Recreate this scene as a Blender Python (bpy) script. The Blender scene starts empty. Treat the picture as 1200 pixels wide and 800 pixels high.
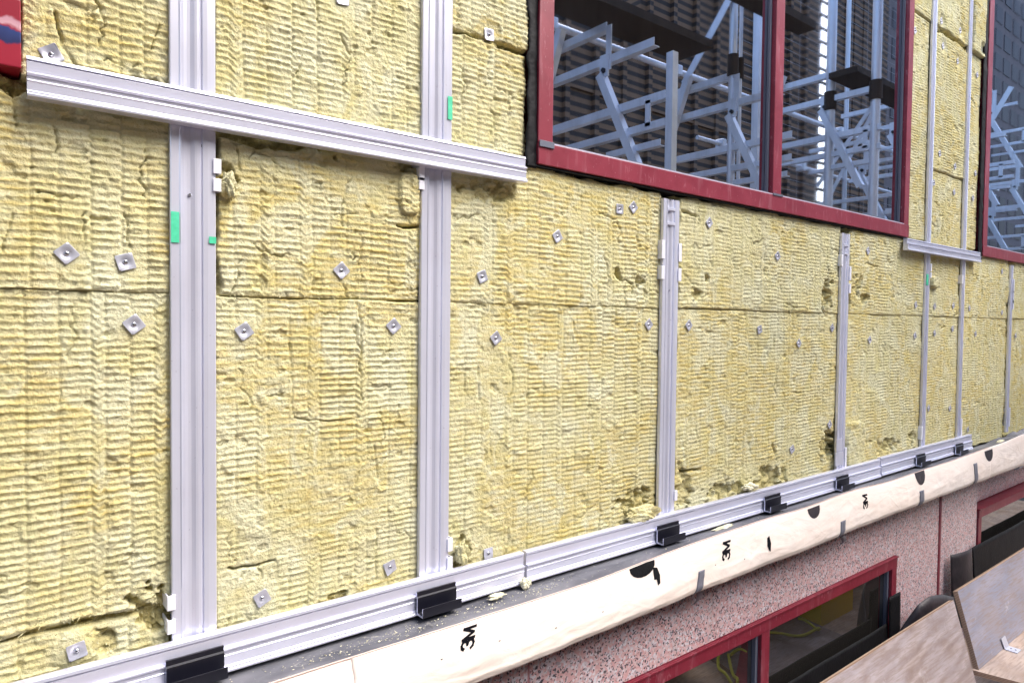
import bpy, bmesh, math, random
import numpy as np
from mathutils import Vector
random.seed(7)
scene = bpy.context.scene
COL = scene.collection
rad = math.radians

# ------------------------------------------------------------------ camera
# the wall face is the plane y = 0, x runs along it to the right, z is height above the eye
DIST, FOC = 1.5, 800.0
YAW, PIT, ROL = rad(38.43), rad(-1.73), rad(0.614)
Fv = np.array([math.sin(YAW)*math.cos(PIT), math.cos(YAW)*math.cos(PIT), math.sin(PIT)])
r0 = np.cross(Fv, [0, 0, 1]); r0 /= np.linalg.norm(r0); u0 = np.cross(r0, Fv)
Rv = r0*math.cos(ROL)+u0*math.sin(ROL); Uv = -r0*math.sin(ROL)+u0*math.cos(ROL)
CAM = np.array([0.0, -DIST, 0.0])
cam_d = bpy.data.cameras.new('camera'); cam = bpy.data.objects.new('camera', cam_d); COL.objects.link(cam)
cam_d.sensor_width = 36; cam_d.lens = 24; cam_d.clip_start = 0.02; cam_d.clip_end = 3000
from mathutils import Matrix
cam.matrix_world = Matrix(((Rv[0], Uv[0], -Fv[0], CAM[0]), (Rv[1], Uv[1], -Fv[1], CAM[1]), (Rv[2], Uv[2], -Fv[2], CAM[2]), (0, 0, 0, 1)))
scene.camera = cam

# ------------------------------------------------------------------ light
SUN_EL, SUN_ROT = rad(52), rad(145)
world = bpy.data.worlds.new('World'); scene.world = world; world.use_nodes = True
wn = world.node_tree.nodes; wl = world.node_tree.links
bg = wn['Background']; sky = wn.new('ShaderNodeTexSky'); sky.sky_type = 'NISHITA'; sky.sun_disc = False
sky.sun_elevation = SUN_EL; sky.sun_rotation = SUN_ROT; sky.air_density = 1.0; sky.dust_density = 3.0; sky.ozone_density = 1.0
wl.new(sky.outputs[0], bg.inputs[0]); bg.inputs[1].default_value = 0.15
sd = bpy.data.lights.new('sun', 'SUN'); sd.energy = 1.15; sd.angle = rad(45); sd.color = (1.0, 0.985, 0.955)
so = bpy.data.objects.new('sun', sd); COL.objects.link(so)
sdir = Vector((math.sin(SUN_ROT)*math.cos(SUN_EL), math.cos(SUN_ROT)*math.cos(SUN_EL), math.sin(SUN_EL)))
so.rotation_euler = sdir.to_track_quat('Z', 'Y').to_euler()
scene.view_settings.view_transform = 'Standard'; scene.view_settings.look = 'None'
scene.view_settings.exposure = 1.82; scene.view_settings.gamma = 1.0
scene.render.engine = 'CYCLES'

# ------------------------------------------------------------------ helpers
def ray(x, y): return Fv+Rv*(x-600)/FOC-Uv*(y-400)/FOC
def P(x, y, yp=0.0):
    v = ray(x, y); return CAM+v*((yp+DIST)/v[1])
def S(x, y, yp=0.0): return float(P(x, y, yp)[0])
def SZ(x, y, yp=0.0):
    p = P(x, y, yp); return float(p[0]), float(p[2])

_tabs = {}
def vnoise(x, y, seed=0):
    if seed not in _tabs: _tabs[seed] = np.random.RandomState(seed+11).rand(256, 256)
    T = _tabs[seed]
    xi = np.floor(x).astype(int); yi = np.floor(y).astype(int); fx = x-xi; fy = y-yi
    fx = fx*fx*(3-2*fx); fy = fy*fy*(3-2*fy)
    a = T[xi & 255, yi & 255]; b = T[(xi+1) & 255, yi & 255]; c = T[xi & 255, (yi+1) & 255]; d = T[(xi+1) & 255, (yi+1) & 255]
    return (a*(1-fx)+b*fx)*(1-fy)+(c*(1-fx)+d*fx)*fy
def fbm(x, y, seed=0, oc=4):
    s = 0; a = 0.5; t = 0
    for k in range(oc):
        s = s+a*vnoise(x*2**k+k*17.3, y*2**k+k*9.1, seed+k); t += a; a *= 0.5
    return s/t
def smooth(x): x = np.clip(x, 0, 1); return x*x*(3-2*x)

def link(o, parent=None):
    COL.objects.link(o)
    if parent is not None: o.parent = parent
    return o
def tag(o, label=None, cat=None, group=None, kind=None):
    if label: o['label'] = label
    if cat: o['category'] = cat
    if group: o['group'] = group
    if kind: o['kind'] = kind
    return o
def thing(name, label, cat, loc, group=None):
    o = bpy.data.objects.new(name, None); o.empty_display_size = 0.05; COL.objects.link(o); o.location = loc
    return tag(o, label, cat, group)

class MB:
    def __init__(s): s.v = []; s.f = []; s.m = []; s.sm = []
    def add(s, v, f, m=0, smo=False):
        n = len(s.v); s.v += [tuple(map(float, p)) for p in v]
        for q in f: s.f.append([i+n for i in q]); s.m.append(m); s.sm.append(smo)
        return s
    def box(s, x0, x1, y0, y1, z0, z1, m=0):
        v = [(x, y, z) for x in (x0, x1) for y in (y0, y1) for z in (z0, z1)]
        return s.add(v, [(0, 1, 3, 2), (4, 6, 7, 5), (0, 4, 5, 1), (2, 3, 7, 6), (0, 2, 6, 4), (1, 5, 7, 3)], m)
    def bar(s, p, q, w, h, up=(0, 0, 1), m=0):
        p = Vector(p); q = Vector(q); d = (q-p).normalized(); a = d.cross(Vector(up))
        if a.length < 1e-4: a = d.cross(Vector((1, 0, 0)))
        a.normalize(); b = a.cross(d)
        v = [c+a*sx*w/2+b*sz*h/2 for c in (p, q) for sx, sz in ((-1, -1), (1, -1), (1, 1), (-1, 1))]
        return s.add(v, [(0, 1, 2, 3), (7, 6, 5, 4), (0, 4, 5, 1), (1, 5, 6, 2), (2, 6, 7, 3), (3, 7, 4, 0)], m)
    def angle(s, p, q, w, t, up=(0, 0, 1), m=0):            # L section
        p = Vector(p); q = Vector(q); d = (q-p).normalized(); a = d.cross(Vector(up))
        if a.length < 1e-4: a = d.cross(Vector((1, 0, 0)))
        a.normalize(); b = a.cross(d)
        s.bar(p, q, t, w, up, m); s.bar(p+a*(w/2+.001)-b*(w/2-t/2), q+a*(w/2+.001)-b*(w/2-t/2), w-t, t, up, m)
        return s
    def tube(s, p, q, r, n=16, m=0):
        p = Vector(p); q = Vector(q); d = (q-p).normalized(); a = d.orthogonal().normalized(); b = d.cross(a)
        v = [c+(a*math.cos(2*math.pi*i/n)+b*math.sin(2*math.pi*i/n))*r for c in (p, q) for i in range(n)]
        s.add(v, [(i, (i+1) % n, n+(i+1) % n, n+i) for i in range(n)], m, True)
        s.add(v, [tuple(range(n))[::-1], tuple(range(n, 2*n))], m)
        return s
    def extrude(s, prof, axis, a0, a1, m=0, mend=None):
        # prof: closed polygon [(o, w)]; axis 'x': o=outward(-y), w=z ; axis 'z': o=outward, w=x
        n = len(prof); v = []
        for a in (a0, a1):
            for o, w in prof: v.append((a, -o, w) if axis == 'x' else (w, -o, a))
        s.add(v, [(i, (i+1) % n, n+(i+1) % n, n+i) for i in range(n)], m)
        s.add(v, [tuple(range(n))[::-1], tuple(range(n, 2*n))], m if mend is None else mend)
        return s
    def build(s, name, mat, parent=None, bev=0, origin=None, recalc=True):
        me = bpy.data.meshes.new(name)
        V = np.array(s.v)
        if parent is not None: org = np.array(parent.matrix_basis.translation) if parent.parent is None else np.array(parent.parent.matrix_basis.translation)+np.array(parent.matrix_basis.translation)
        elif origin is not None: org = np.array(origin)
        else: org = np.array([(V[:, 0].min()+V[:, 0].max())/2, (V[:, 1].min()+V[:, 1].max())/2, V[:, 2].min()])
        me.from_pydata([tuple(p) for p in V-org], [], s.f)
        mats = mat if isinstance(mat, (list, tuple)) else [mat]
        for m in mats: me.materials.append(m)
        me.polygons.foreach_set('material_index', s.m); me.polygons.foreach_set('use_smooth', s.sm)
        if recalc:
            bm = bmesh.new(); bm.from_mesh(me); bmesh.ops.recalc_face_normals(bm, faces=bm.faces); bm.to_mesh(me); bm.free()
        me.update()
        o = bpy.data.objects.new(name, me); link(o, parent)
        if parent is None: o.location = tuple(org)
        if bev:
            b = o.modifiers.new('bevel', 'BEVEL'); b.width = bev; b.segments = 2; b.limit_method = 'ANGLE'
        return o
def grid_obj(name, X, Y, Z, mat, parent=None, smo=True, thick=0, attrs=None, extra=None, origin=None):
    ny, nx = X.shape
    V = np.stack([X, Y, Z], -1).reshape(-1, 3)
    idx = np.arange(ny*nx).reshape(ny, nx)
    f = np.stack([idx[:-1, :-1], idx[:-1, 1:], idx[1:, 1:], idx[1:, :-1]], -1).reshape(-1, 4)
    if extra is not None:
        V, f = extra(V, f, idx)
    if parent is not None: org = np.array(parent.matrix_basis.translation)
    elif origin is not None: org = np.array(origin)
    else: org = np.array([X.mean(), Y.mean(), Z.min()])
    me = bpy.data.meshes.new(name)
    me.vertices.add(len(V)); me.vertices.foreach_set('co', (V-org).astype(np.float32).ravel())
    me.loops.add(f.size); me.loops.foreach_set('vertex_index', f.ravel().astype(np.int32))
    me.polygons.add(len(f)); me.polygons.foreach_set('loop_start', np.arange(0, f.size, 4, dtype=np.int32))
    me.polygons.foreach_set('use_smooth', np.full(len(f), smo))
    me.materials.append(mat)
    if attrs:
        for k, a in attrs.items():
            at = me.attributes.new(k, 'FLOAT', 'POINT'); b = np.zeros(len(V), np.float32); b[:a.size] = a.ravel(); at.data.foreach_set('value', b)
    me.update(calc_edges=True); me.validate()
    o = bpy.data.objects.new(name, me); link(o, parent)
    if parent is None: o.location = tuple(org)
    if thick:
        m = o.modifiers.new('thickness', 'SOLIDIFY'); m.thickness = thick; m.offset = 0
    return o

# ------------------------------------------------------------------ materials
class NT:
    def __init__(s, name, rough=0.5, metal=0.0, base=(0.8, 0.8, 0.8), spec=0.5, ior=None):
        s.m = bpy.data.materials.new(name); s.m.use_nodes = True; s.t = s.m.node_tree; s.b = s.t.nodes['Principled BSDF']
        s.b.inputs['Roughness'].default_value = rough; s.b.inputs['Metallic'].default_value = metal
        s.b.inputs['Base Color'].default_value = (*base, 1); s.b.inputs['Specular IOR Level'].default_value = spec
        if ior: s.b.inputs['IOR'].default_value = ior
        s._pos = None
    def n(s, t, **k):
        o = s.t.nodes.new('ShaderNode'+t)
        for a, v in k.items(): setattr(o, a, v)
        return o
    def L(s, a, b): s.t.links.new(a, b)
    def pos(s, scale=(1, 1, 1)):
        if s._pos is None: s._pos = s.n('NewGeometry')
        mp = s.n('Mapping'); mp.inputs['Scale'].default_value = scale; s.L(s._pos.outputs['Position'], mp.inputs[0]); return mp.outputs[0]
    def noise(s, scale, detail=4, vec=None, rough=0.55, dist=0):
        o = s.n('TexNoise'); o.inputs['Scale'].default_value = scale; o.inputs['Detail'].default_value = detail; o.inputs['Roughness'].default_value = rough
        o.inputs['Distortion'].default_value = dist; s.L(vec if vec is not None else s.pos(), o.inputs['Vector']); return o.outputs['Fac']
    def ramp(s, fac, stops, interp='LINEAR'):
        o = s.n('ValToRGB'); o.color_ramp.interpolation = interp; e = o.color_ramp.elements
        while len(e) < len(stops): e.new(0.5)
        for i, (p, c) in enumerate(stops):
            e[i].position = p; e[i].color = (*c, 1) if hasattr(c, '__len__') else (c, c, c, 1)
        s.L(fac, o.inputs[0]); return o.outputs[0]
    def mix(s, fac, a, b, mode='MIX'):
        o = s.n('Mix', data_type='RGBA', blend_type=mode)
        for v, i in ((fac, 0), (a, 6), (b, 7)):
            if isinstance(v, (int, float)): o.inputs[i].default_value = v
            elif isinstance(v, tuple): o.inputs[i].default_value = (*v, 1)
            else: s.L(v, o.inputs[i])
        return o.outputs[2]
    def math(s, op, a, b=0.0):
        o = s.n('Math', operation=op)
        for v, i in ((a, 0), (b, 1)):
            if isinstance(v, (int, float)): o.inputs[i].default_value = v
            else: s.L(v, o.inputs[i])
        return o.outputs[0]
    def col(s, c): s.L(c, s.b.inputs['Base Color']); return s
    def rgh(s, c): s.L(c, s.b.inputs['Roughness']); return s
    def bump(s, h, strength=0.3, dist=0.01):
        o = s.n('Bump'); o.inputs['Strength'].default_value = strength; o.inputs['Distance'].default_value = dist
        s.L(h, o.inputs['Height']); s.L(o.outputs[0], s.b.inputs['Normal']); return s

# mineral wool
n = NT('mineral_wool', rough=1.0, spec=0.05)
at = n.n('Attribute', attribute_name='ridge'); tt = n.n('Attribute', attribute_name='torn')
big = n.noise(2.6, 5, dist=0.6); mid = n.noise(11, 6, vec=n.pos((1.4, 1, 0.8)), dist=0.5); stre = n.noise(14, 4, vec=n.pos((1, 1, 5.5)))
fine = n.noise(260, 3); spk = n.noise(75, 4)
base = n.mix(n.ramp(mid, [(0.30, 0.0), (0.72, 1.0)]), (0.545, 0.510, 0.265), (0.620, 0.600, 0.415))
och = n.math('MULTIPLY', n.ramp(big, [(0.41, 0.0), (0.56, 1.0)]), n.ramp(stre, [(0.36, 0.0), (0.58, 1.0)]))
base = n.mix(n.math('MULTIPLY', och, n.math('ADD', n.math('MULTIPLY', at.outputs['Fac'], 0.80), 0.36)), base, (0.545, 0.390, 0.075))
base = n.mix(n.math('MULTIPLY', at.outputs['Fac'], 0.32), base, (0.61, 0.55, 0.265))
pale = n.ramp(n.noise(6.5, 5, vec=n.pos((1.2, 1, 1.0)), dist=0.8), [(0.53, 0.0), (0.60, 1.0)])
base = n.mix(n.math('MULTIPLY', pale, 0.50), base, (0.63, 0.635, 0.47))
ru = n.math('MULTIPLY', n.ramp(n.noise(19, 5, vec=n.pos((1, 1, 1.8)), dist=1.0), [(0.60, 0.0), (0.70, 1.0)]), n.ramp(big, [(0.46, 0.0), (0.62, 1.0)]))
base = n.mix(n.math('MULTIPLY', ru, 0.38), base, (0.48, 0.30, 0.045))
base = n.mix(n.math('MULTIPLY', tt.outputs['Fac'], 0.7), base, (0.50, 0.43, 0.185))
base = n.mix(n.ramp(spk, [(0.68, 0.0), (0.76, 0.5)]), base, (0.36, 0.22, 0.06))
base = n.mix(n.ramp(fine, [(0.30, 0.35), (0.6, 0.0)]), base, (0.42, 0.36, 0.17))
n.col(base); n.bump(n.math('ADD', n.math('MULTIPLY', fine, 0.5), n.noise(110, 4)), 0.7, 0.006)
M_WOOL = n.m

def metal(name, base, rough, metallic=0.75, streak=(1, 1, 60), dirt=0.16, dirtcol=(0.40, 0.37, 0.40)):
    n = NT(name, rough=rough, metal=metallic)
    st = n.noise(6, 4, vec=n.pos(streak)); d = n.noise(5, 3); sp = n.noise(120, 2)
    c = n.mix(n.ramp(st, [(0.3, 0.0), (0.75, 0.16)]), base, tuple(v*0.80 for v in base))
    c = n.mix(n.math('MULTIPLY', n.ramp(n.noise(1.7, 4, vec=n.pos(tuple(max(1, v**.5) for v in streak))), [(0.3, 0.0), (0.75, 1.0)]), 0.30), c, tuple(v*0.60 for v in base))
    c = n.mix(n.math('MULTIPLY', n.ramp(d, [(0.4, 0.0), (0.8, 1.0)]), dirt), c, dirtcol)
    c = n.mix(n.ramp(sp, [(0.72, 0.0), (0.78, 0.5)]), c, (0.3, 0.28, 0.28))
    sc_ = n.noise(26, 2, vec=n.pos(tuple(v*.35 if v > 2 else 1.5 for v in streak)), dist=.8)
    c = n.mix(n.ramp(sc_, [(0.70, 0.0), (0.74, 0.35)]), c, (0.97, 0.97, 1.0))
    n.col(c); n.bump(st, 0.012, 0.002)
    return n.m
M_ALUV = metal('aluminium_vertical', (0.85, 0.86, 0.99), 0.22, 0.48, (60, 60, 1))
M_ALUH = metal('aluminium_horizontal', (0.80, 0.805, 0.945), 0.23, 0.48, (1, 60, 60))
M_GALV = metal('galvanised_steel', (0.62, 0.71, 0.84), 0.38, 0.45, (5, 5, 5), 0.3)
M_PLATE = metal('washer_steel', (0.60, 0.61, 0.69), 0.42, 0.55, (20, 20, 20), 0.25)
M_SCREW = metal('screw_steel', (0.75, 0.75, 0.80), 0.22, 0.9, (20, 20, 20), 0.1)
M_CLIP = NT('white_bracket', 0.45, 0.15, (0.80, 0.80, 0.86)).m
M_BLACK = NT('black_anodised', 0.38, 0.0, (0.006, 0.006, 0.012)).m

n = NT('red_paint', rough=0.42)
c = n.mix(n.ramp(n.noise(14, 6, vec=n.pos((0.7, 1, 0.7)), dist=0.8), [(0.35, 0.0), (0.7, 1.0)]), (0.190, 0.012, 0.028), (0.245, 0.026, 0.046))
c = n.mix(n.ramp(n.noise(55, 5, vec=n.pos((1.0, 1, 0.3)), dist=0.6), [(0.62, 0.0), (0.74, 0.55)]), c, (0.47, 0.22, 0.25))
c = n.mix(n.math('MULTIPLY', n.ramp(n.noise(9, 5, vec=n.pos((3.5, 1, 0.5)), dist=0.5), [(0.56, 0.0), (0.72, 1.0)]), 0.30), c, (0.42, 0.20, 0.23))
c = n.mix(n.ramp(n.noise(170, 3, vec=n.pos((1.6, 1, 0.5))), [(0.68, 0.0), (0.74, 0.5)]), c, (0.50, 0.36, 0.37))
n.col(c); n.bump(n.noise(60, 3), 0.08, 0.002); M_RED = n.m
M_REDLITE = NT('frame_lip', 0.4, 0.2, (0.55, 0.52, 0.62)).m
M_GREYSEAL = NT('grey_gasket', 0.6, 0.0, (0.11, 0.12, 0.16)).m

n = NT('window_glass', rough=0.015, metal=1.0)
n.rgh(n.ramp(n.noise(3.0, 5, vec=n.pos((1, 1, 0.3))), [(0.4, 0.010), (0.85, 0.045)]))
n.col(n.mix(n.ramp(n.noise(9, 6, vec=n.pos((2.0, 1, 0.35)), dist=0.6), [(0.45, 0.0), (0.8, 1.0)]), (0.71, 0.71, 0.75), (0.54, 0.54, 0.57)))
M_GLASS = n.m
n = NT('lower_window_glass', rough=0.02, base=(0.022, 0.020, 0.018), spec=0.5, ior=3.6); M_GLASS2 = n.m

n = NT('black_membrane', rough=0.65, spec=0.25)
n.col(n.mix(n.ramp(n.noise(16, 5, dist=0.8), [(0.4, 0.0), (0.8, 1.0)]), (0.002, 0.002, 0.003), (0.008, 0.008, 0.011))); n.bump(n.noise(60, 4), 0.35, 0.006); M_MEMB = n.m
n = NT('membrane_sheet', rough=0.5)
n.col(n.mix(n.ramp(n.noise(9, 5, dist=0.8), [(0.4, 0.0), (0.8, 1.0)]), (0.022, 0.018, 0.022), (0.06, 0.045, 0.05))); n.bump(n.noise(30, 4), 0.3, 0.006); M_MEMB2 = n.m
n = NT('dusty_flashing', rough=0.65)
c = n.mix(n.ramp(n.noise(7, 6, vec=n.pos((0.5, 1.4, 1)), dist=1.0), [(0.35, 0.0), (0.75, 1.0)]), (0.075, 0.076, 0.090), (0.20, 0.198, 0.215))
c = n.mix(n.ramp(n.noise(45, 6, dist=0.8), [(0.60, 0.0), (0.75, 0.6)]), c, (0.42, 0.40, 0.36)); n.col(c); n.bump(n.noise(40, 4), 0.25, 0.005); M_FLASH = n.m
n = NT('paper_liner', rough=0.48)
c = n.mix(n.ramp(n.noise(3, 5, vec=n.pos((0.6, 1, 2.0)), dist=0.8), [(0.35, 0.0), (0.75, 1.0)]), (0.88, 0.755, 0.655), (0.90, 0.81, 0.735))
c = n.mix(n.ramp(n.noise(30, 6, vec=n.pos((0.4, 1, 1.6)), dist=0.5), [(0.66, 0.0), (0.8, 0.35)]), c, (0.66, 0.46, 0.34)); n.col(c)
cr = n.n('TexVoronoi', feature='DISTANCE_TO_EDGE'); cr.inputs['Scale'].default_value = 7; n.L(n.pos((0.55, 1, 1.5)), cr.inputs['Vector'])
n.bump(n.math('ADD', n.noise(8, 4, vec=n.pos((0.7, 1, 1.8)), dist=1.0), n.ramp(cr.outputs['Distance'], [(0.0, 0.10), (0.05, 0.0)])), 0.16, 0.02); M_PAPER = n.m
M_PAPEREDGE = NT('paper_edge', 0.6, 0, (0.62, 0.46, 0.40)).m
M_INK = NT('black_ink', 0.7, 0, (0.003, 0.003, 0.006), spec=0.15).m
n = NT('grey_tape', rough=0.45); n.col(n.mix(n.ramp(n.noise(20, 4), [(0.4, 0.0), (0.7, 1.0)]), (0.14, 0.14, 0.17), (0.20, 0.20, 0.23))); M_TAPE = n.m
n = NT('green_tape', rough=0.5); n.col(n.mix(n.ramp(n.noise(60, 3), [(0.4, 0.0), (0.7, 1.0)]), (0.05, 0.50, 0.27), (0.08, 0.60, 0.36))); M_GREEN = n.m

# pink granite
n = NT('pink_granite', rough=0.32)
def vor(sc, feat='F1'):
    o = n.n('TexVoronoi'); o.inputs['Scale'].default_value = sc; n.L(wv, o.inputs['Vector']); return o
wn_ = n.n('TexNoise'); wn_.inputs['Scale'].default_value = 60; n.L(n.pos(), wn_.inputs['Vector'])
wv = n.mix(0.012, n.pos(), wn_.outputs['Color'], 'ADD')
v1 = vor(125); v2 = vor(185)
sep = n.n('SeparateColor'); n.L(v1.outputs['Color'], sep.inputs[0]); sep2 = n.n('SeparateColor'); n.L(v2.outputs['Color'], sep2.inputs[0])
c = n.ramp(sep.outputs[0], [(0.0, (0.70, 0.41, 0.40)), (0.36, (0.74, 0.53, 0.52)), (0.62, (0.70, 0.61, 0.64)), (0.78, (0.78, 0.72, 0.75)), (0.93, (0.48, 0.39, 0.42))], 'CONSTANT')
c = n.mix(n.ramp(sep2.outputs[1], [(0.84, 0.0), (0.86, 1.0)]), c, (0.06, 0.05, 0.066))
c = n.mix(n.ramp(n.noise(5, 4), [(0.45, 0.0), (0.8, 0.25)]), c, (0.52, 0.36, 0.36))
c = n.mix(n.math('MULTIPLY', n.ramp(n.noise(7, 5, vec=n.pos((1.6, 1, 0.3)), dist=.6), [(0.56, 0.0), (0.72, 1.0)]), 0.28), c, (0.40, 0.26, 0.20)); n.col(c); M_GRAN = n.m
M_JOINT = NT('pink_sealant', 0.7, 0, (0.50, 0.24, 0.25)).m

# plywood
def ply(name, a, b, grey, sc=1.0):
    n = NT(name, rough=0.75)
    w = n.n('TexWave', wave_type='RINGS', rings_direction='Y'); w.inputs['Scale'].default_value = 3.2*sc; w.inputs['Distortion'].default_value = 9; w.inputs['Detail'].default_value = 5; w.inputs['Detail Scale'].default_value = 1.6
    n.L(n.pos((0.55, 0.9, 2.2)), w.inputs['Vector'])
    c = n.mix(w.outputs['Fac'], a, b)
    c = n.mix(n.ramp(n.noise(5, 6, vec=n.pos((0.7, 1, 1.5)), dist=1.2), [(0.35, 0.0), (0.7, 0.8)]), c, grey)
    c = n.mix(n.ramp(n.noise(26, 6, vec=n.pos((0.35, 1, 1.6)), dist=1.0), [(0.60, 0.0), (0.78, 0.6)]), c, (0.20, 0.12, 0.10))
    c = n.mix(n.ramp(n.noise(3.5, 7, dist=1.5), [(0.48, 0.0), (0.66, 0.45)]), c, (0.25, 0.20, 0.19))
    c = n.mix(n.ramp(n.noise(11, 8, vec=n.pos((1, 1, 1)), rough=.7), [(0.60, 0.0), (0.72, 0.5)]), c, (0.56, 0.52, 0.52))
    c = n.mix(n.ramp(n.noise(130, 4, vec=n.pos((0.10, 1, 1.3)), dist=0.4), [(0.46, 0.0), (0.66, 0.65)]), c, (0.22, 0.16, 0.13))
    n.col(c); n.bump(n.noise(70, 4, vec=n.pos((0.3, 1, 1.6))), 0.3, 0.003); return n.m
M_PLYA = ply('weathered_plywood', (0.33, 0.265, 0.245), (0.19, 0.135, 0.115), (0.36, 0.325, 0.345))
M_PLYB = ply('grey_film_plywood', (0.22, 0.22, 0.275), (0.28, 0.26, 0.30), (0.19, 0.185, 0.225), 0.5)
M_PLYC = ply('warm_plywood', (0.46, 0.34, 0.26), (0.33, 0.22, 0.145), (0.42, 0.35, 0.31))
n = NT('plywood_edge', rough=0.85)
w = n.n('TexWave', bands_direction='Z'); w.inputs['Scale'].default_value = 55; w.inputs['Distortion'].default_value = 1.5; n.L(n.pos((0.05, 1, 1)), w.inputs['Vector'])
n.col(n.mix(w.outputs['Fac'], (0.40, 0.28, 0.19), (0.20, 0.12, 0.08))); M_PLYE = n.m
n = NT('concrete', rough=0.9); n.col(n.mix(n.noise(4, 6), (0.16, 0.15, 0.15), (0.26, 0.25, 0.24))); M_CONC = n.m
n = NT('asphalt', rough=0.95); n.col(n.mix(n.noise(8, 6), (0.04, 0.04, 0.043), (0.07, 0.07, 0.072))); M_ROAD = n.m
M_SUB = NT('dark_backing', 0.9, 0, (0.012, 0.012, 0.013)).m
M_DECKDARK = NT('dark_timber', 0.85, 0, (0.030, 0.022, 0.017)).m
n = NT('brown_facade', rough=0.8)
w = n.n('TexWave', bands_direction='Z'); w.inputs['Scale'].default_value = 1.1; w.inputs['Distortion'].default_value = 0.4; n.L(n.pos((0.02, 1, 1)), w.inputs['Vector'])
n.col(n.mix(n.ramp(w.outputs['Fac'], [(0.35, 0.0), (0.6, 1.0)]), (0.034, 0.025, 0.024), (0.175, 0.105, 0.064))); M_BROWN = n.m
M_TOWER = NT('grey_tower', 0.8, 0, (0.155, 0.135, 0.15)).m
M_TGLASS = NT('tower_glass', 0.5, 0, (0.035, 0.036, 0.055), spec=0.2).m
M_WHITE = NT('white_net', 0.7, 0, (0.34, 0.34, 0.38)).m
M_YEL = NT('yellow_plastic', 0.4, 0, (0.75, 0.58, 0.02)).m
M_ROPE = NT('yellow_green_rope', 0.6, 0, (0.55, 0.55, 0.06)).m
n = NT('wool_fluff', rough=1.0, spec=0.05); n.col(n.mix(n.noise(40, 3), (0.66, 0.62, 0.42), (0.72, 0.68, 0.52))); M_FLUFF = n.m
# blue and pale bands across the small red frame
n = NT('banded_red', rough=0.35)
zz = n.n('SeparateXYZ'); n.L(n.pos(), zz.inputs[0]); zf = n.math('ADD', zz.outputs[2], n.math('MULTIPLY', n.noise(30, 3), 0.03))
c = n.ramp(n.math('MULTIPLY', n.math('SUBTRACT', zf, 0.43), 8.0), [(0.0, (0.30, 0.01, 0.03)), (0.40, (0.30, 0.01, 0.03)), (0.43, (0.012, 0.018, 0.09)), (0.60, (0.02, 0.04, 0.16)), (0.63, (0.30, 0.02, 0.05)), (0.67, (0.55, 0.32, 0.36)), (0.74, (0.50, 0.26, 0.32)), (0.77, (0.26, 0.008, 0.025))])
n.col(c); M_BANDS = n.m

# ------------------------------------------------------------------ setting
GZ = -6.0
o = MB().add([(-600, -600, GZ), (600, -600, GZ), (600, 600, GZ), (-600, 600, GZ)], [(0, 1, 2, 3)]).build('ground', M_ROAD); tag(o, kind='structure')
o = MB().box(-1.2, 8.2, 0.085, 0.35, GZ, 3.3).build('backing_wall', M_SUB); tag(o, 'dark backing wall of the building behind all the yellow insulation', 'wall')

# rails: centre, width
RAILS = [(0.355, 0.086), (0.930, 0.089), (1.862, 0.086), (3.093, 0.076), (4.010, 0.056), (4.522, 0.052), (5.375, 0.052), (6.65, 0.052)]

# ------------------------------------------------------------------ insulation
WASHERS = []     # (x, y pixel, label, rotation)
def W(x, y, rot, label): WASHERS.append((x, y, rot, label))
W(60, 64, 0.55, 'bent washer half hidden by the upper rail beside the banded red frame')
W(78, 297, 0.72, 'washer at far left, turned on its corner, left one of the pair above the seam')
W(147, 307, 0.30, 'washer right of the far left one, just above the seam beside the widest rail')
W(157, 380, 0.65, 'washer just below the seam left of the widest rail')
W(90, 762, 0.2, 'dull washer sunk in torn wool at the bottom left corner')
W(401, -2, 0.1, 'washer cut by the top picture edge left of the second rail')
W(400, 317, 0.75, 'lone washer above the seam between the two widest rails')
W(286, 388, 0.60, 'washer below the seam just right of the widest rail with the green tapes')
W(461, 382, 0.70, 'washer below the seam just left of the second rail')
W(457, 664, 0.35, 'crumpled washer at the foot of the bay left of the second rail')
W(307, 700, 0.45, 'washer half covered by a wool flake near the foot of the widest rail')
W(573, 41, 0.10, 'washer above the long upper rail, left of the black strip')
W(653, 277, 0.60, 'washer under the left corner of the big red window')
W(565, 324, 0.40, 'washer above the seam nearest to the second rail on its right')
W(581, 396, 0.65, 'washer below the seam nearest to the second rail on its right')
W(726, 245, 0.02, 'straight washer, left one of the pair near the top of the third rail')
W(742, 243, 0.78, 'washer on its corner, right one of the pair near the top of the third rail')
W(760, 380, 0.70, 'washer below the seam just left of the third rail')
W(572, 648, 0.05, 'washer low down above the lower rail, right of the second rail foot')
W(831, 261, 0.75, 'washer under the red sill just right of the third rail')
W(807, 381, 0.72, 'washer below the seam just right of the third rail')
W(911, 300, 0.70, 'washer under the red mullion, upper right in the bay before the fourth rail')
W(890, 386, 0.30, 'washer below the seam at the middle of the bay before the fourth rail')
W(936, 402, 0.75, 'washer below the seam, right of the middle of the bay before the fourth rail')
W(975, 384, 0.70, 'washer just below the seam touching the left side of the fourth rail')
W(972, 497, 0.72, 'washer above the torn hole at the foot of the fourth rail')
W(928, 526, 0.50, 'lowest washer left of the fourth rail, by torn wool above the lower rail')
W(1017, 294, 0.70, 'washer under the red sill just right of the fourth rail')
W(1019, 398, 0.65, 'washer below the seam in the bay right of the fourth rail')
W(1073, 357, 0.55, 'washer above the seam touching the left side of the fifth rail')
W(1072, 393, 0.60, 'washer below the seam touching the left side of the fifth rail')
W(1095, 359, 0.7, 'washer above the seam just right of the fifth rail')
W(1095, 390, 0.6, 'washer below the seam just right of the fifth rail')
W(1117, 358, 0.7, 'washer above the seam just left of the sixth rail')
W(1116, 385, 0.5, 'washer below the seam just left of the sixth rail')
W(1088, 478, 0.7, 'left one of the two low washers between fifth and sixth rails')
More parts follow.
